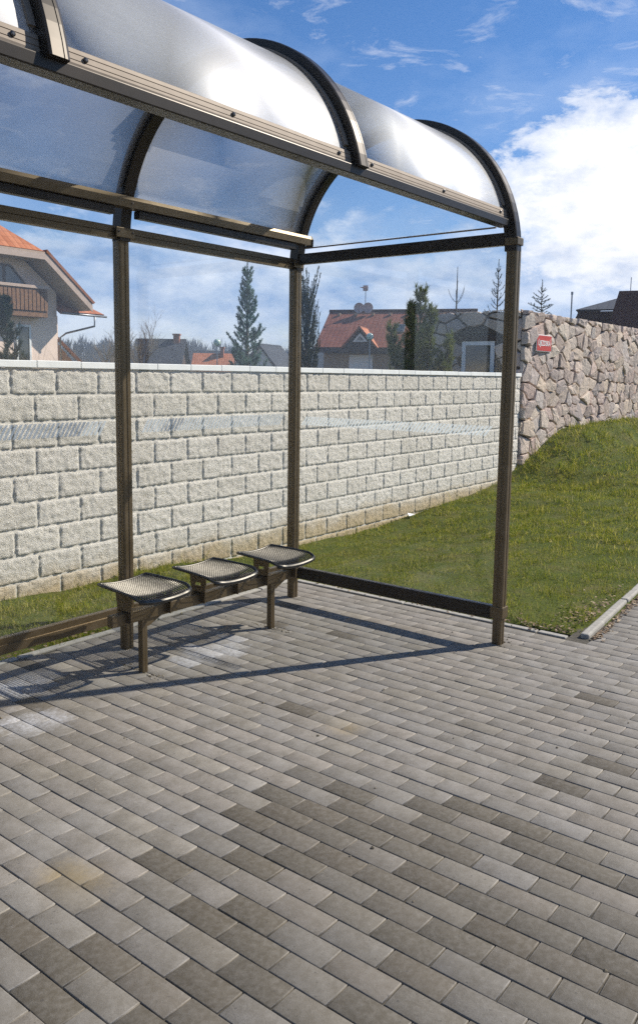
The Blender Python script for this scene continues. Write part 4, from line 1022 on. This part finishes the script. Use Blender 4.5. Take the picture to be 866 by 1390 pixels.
def cottage(label, p, rz_, w, dpt, eave, ridge, tile, wallm, chim=None, name='house'):
    """gabled house; local x along the eave facing the viewer"""
    o = empty(name, (p[0], p[1], GZ), rz_); tag(o, label, 'house')
    roof_obj('roof', [[(-w / 2 - .3, -.5, eave - .15), (w / 2 + .3, -.5, eave - .15), (w / 2 + .3, dpt / 2, ridge), (-w / 2 - .3, dpt / 2, ridge)], [(w / 2 + .3, dpt + .5, eave - .15), (-w / 2 - .3, dpt + .5, eave - .15), (-w / 2 - .3, dpt / 2, ridge), (w / 2 + .3, dpt / 2, ridge)]], M[tile], o, .12)
    mb = MB(); mb.prism([(0, 0), (dpt, 0), (dpt, eave - .05), (dpt / 2, ridge - .2), (0, eave - .05)], (-w / 2, 0, 0), (0, 1, 0), (0, 0, 1), (1, 0, 0), w); mb.build('wall', M[wallm], o)
    if chim:
        mb = MB(); cx = chim[0]; mb.box(cx - chim[1], cx + chim[1], dpt / 2 - .5, dpt / 2 + .1, ridge - 1.2, ridge + chim[2]); mb.box(cx - chim[1] - .06, cx + chim[1] + .06, dpt / 2 - .56, dpt / 2 + .16, ridge + chim[2] + .003, ridge + chim[2] + .12)
        mb.build('chimney', M['brick'], o)
    window(o, -w * .25 - .5, -w * .25 + .5, 0, 1.0, 2.0, 'x', 1, 'white'); window(o, w * .25 - .5, w * .25 + .5, 0, 1.0, 2.0, 'x', 1, 'white')
    return o
VR = R_(-50)
p = at(103, 486, 36); cottage('outbuilding with orange brown roof between the pink house and the left post', p, VR + PI / 2 + .25, 4, 2.5, 2.35, p.z - GZ + 1.45, 'tile_orange', 'wood')
p = at(212, 486, 60); cottage('dark slate roofed house with a brick chimney, right of the left rear post', p, VR, 3.2, 5, 2.6, p.z - GZ + 1.5, 'tile_dark', 'wood_dark', (1.2, .22, .25))
p = at(288, 486, 66); cottage('low house with bright orange roof under the left garden globe', p, VR, 2.8, 3.4, 2.35, p.z - GZ + .42, 'tile_orange', 'wood_dark', (.7, .12, .4))
p = at(250, 484, 85); cottage('long dark barn roof beyond the orange roofed house', p, VR, 12, 7, 2.2, p.z - GZ + .75, 'tile_dark', 'wood_dark')
p = at(386, 484, 58); cottage('white gabled house half hidden behind the blue spruce', p, VR + 1.2, 3.4, 2.2, 2.4, p.z - GZ + .85, 'tile_dark', 'render_white')

# garden globes and pole
for (x, y, d_, lab) in ((295, 465, 12.6, 'green glass garden globe on a thin stake, left of the blue spruce'), (502, 457, 12.6, 'green glass garden globe on a thin stake, in front of the dormer house')):
    p = at(x, y, d_); o = empty('garden_globe', (p.x, p.y, GZ)); tag(o, lab, 'garden ornament', 'green garden globes behind the wall')
    h = p.z - GZ; n = 12; mb = MB(); mb.lathe([(max(.002, .056 * math.sin(PI * k / n)), h - .056 * math.cos(PI * k / n)) for k in range(n + 1)], (0, 0, 0), 20); mb.build('globe', M['globe'], o, smooth=True)
    mb = MB(); mb.tube([(0, 0, -.1), (0, 0, h - .05)], .009, 6); mb.build('stake', M['steel'], o)
p = at(776, 400, 17.5); pe = empty('pole', (p.x, p.y, 2.4)); tag(pe, 'thin grey metal pole standing above the stone wall', 'pole')
mb = MB(); mb.tube([(0, 0, 0), (0, 0, p.z - 2.4)], .016, 8); mb.build('shaft', M['steel'], pe); mb = MB(); mb.tube([(0, 0, p.z - 2.4), (0, 0, p.z - 2.34)], .026, 8); mb.build('cap', M['steel'], pe)
# scrap of paper at the wall foot
mb = MB(); x = 4.6; y = wall_y(x) - .10; z = lawn_z(x, y) + .035
mb.add([(x - .07, y - .02, z), (x + .02, y - .05, z + .015), (x + .09, y + .02, z + .004), (x - .02, y + .045, z + .03), (x - .07, y - .02, z - .002), (x + .02, y - .05, z + .013), (x + .09, y + .02, z + .002), (x - .02, y + .045, z + .028)], [(0, 1, 2), (0, 2, 3), (4, 6, 5), (4, 7, 6), (0, 4, 5, 1), (1, 5, 6, 2), (2, 6, 7, 3), (3, 7, 4, 0)])
tag(mb.build('paper_scrap', M['paper']), 'crumpled white paper scrap on the grass at the block wall foot', 'litter')

# thin air haze that veils the far wood
t = NT('air_haze'); v = t.n('ShaderNodeVolumePrincipled'); v.inputs['Color'].default_value = (.72, .82, .95, 1); v.inputs['Density'].default_value = .0014; v.inputs['Anisotropy'].default_value = .2
t.t.links.new(v.outputs[0], t.out.inputs['Volume'])
mb = MB(); mb.box(-420, 420, -420, 420, -1.6, 17); tag(mb.build('haze', t.m), kind='stuff')
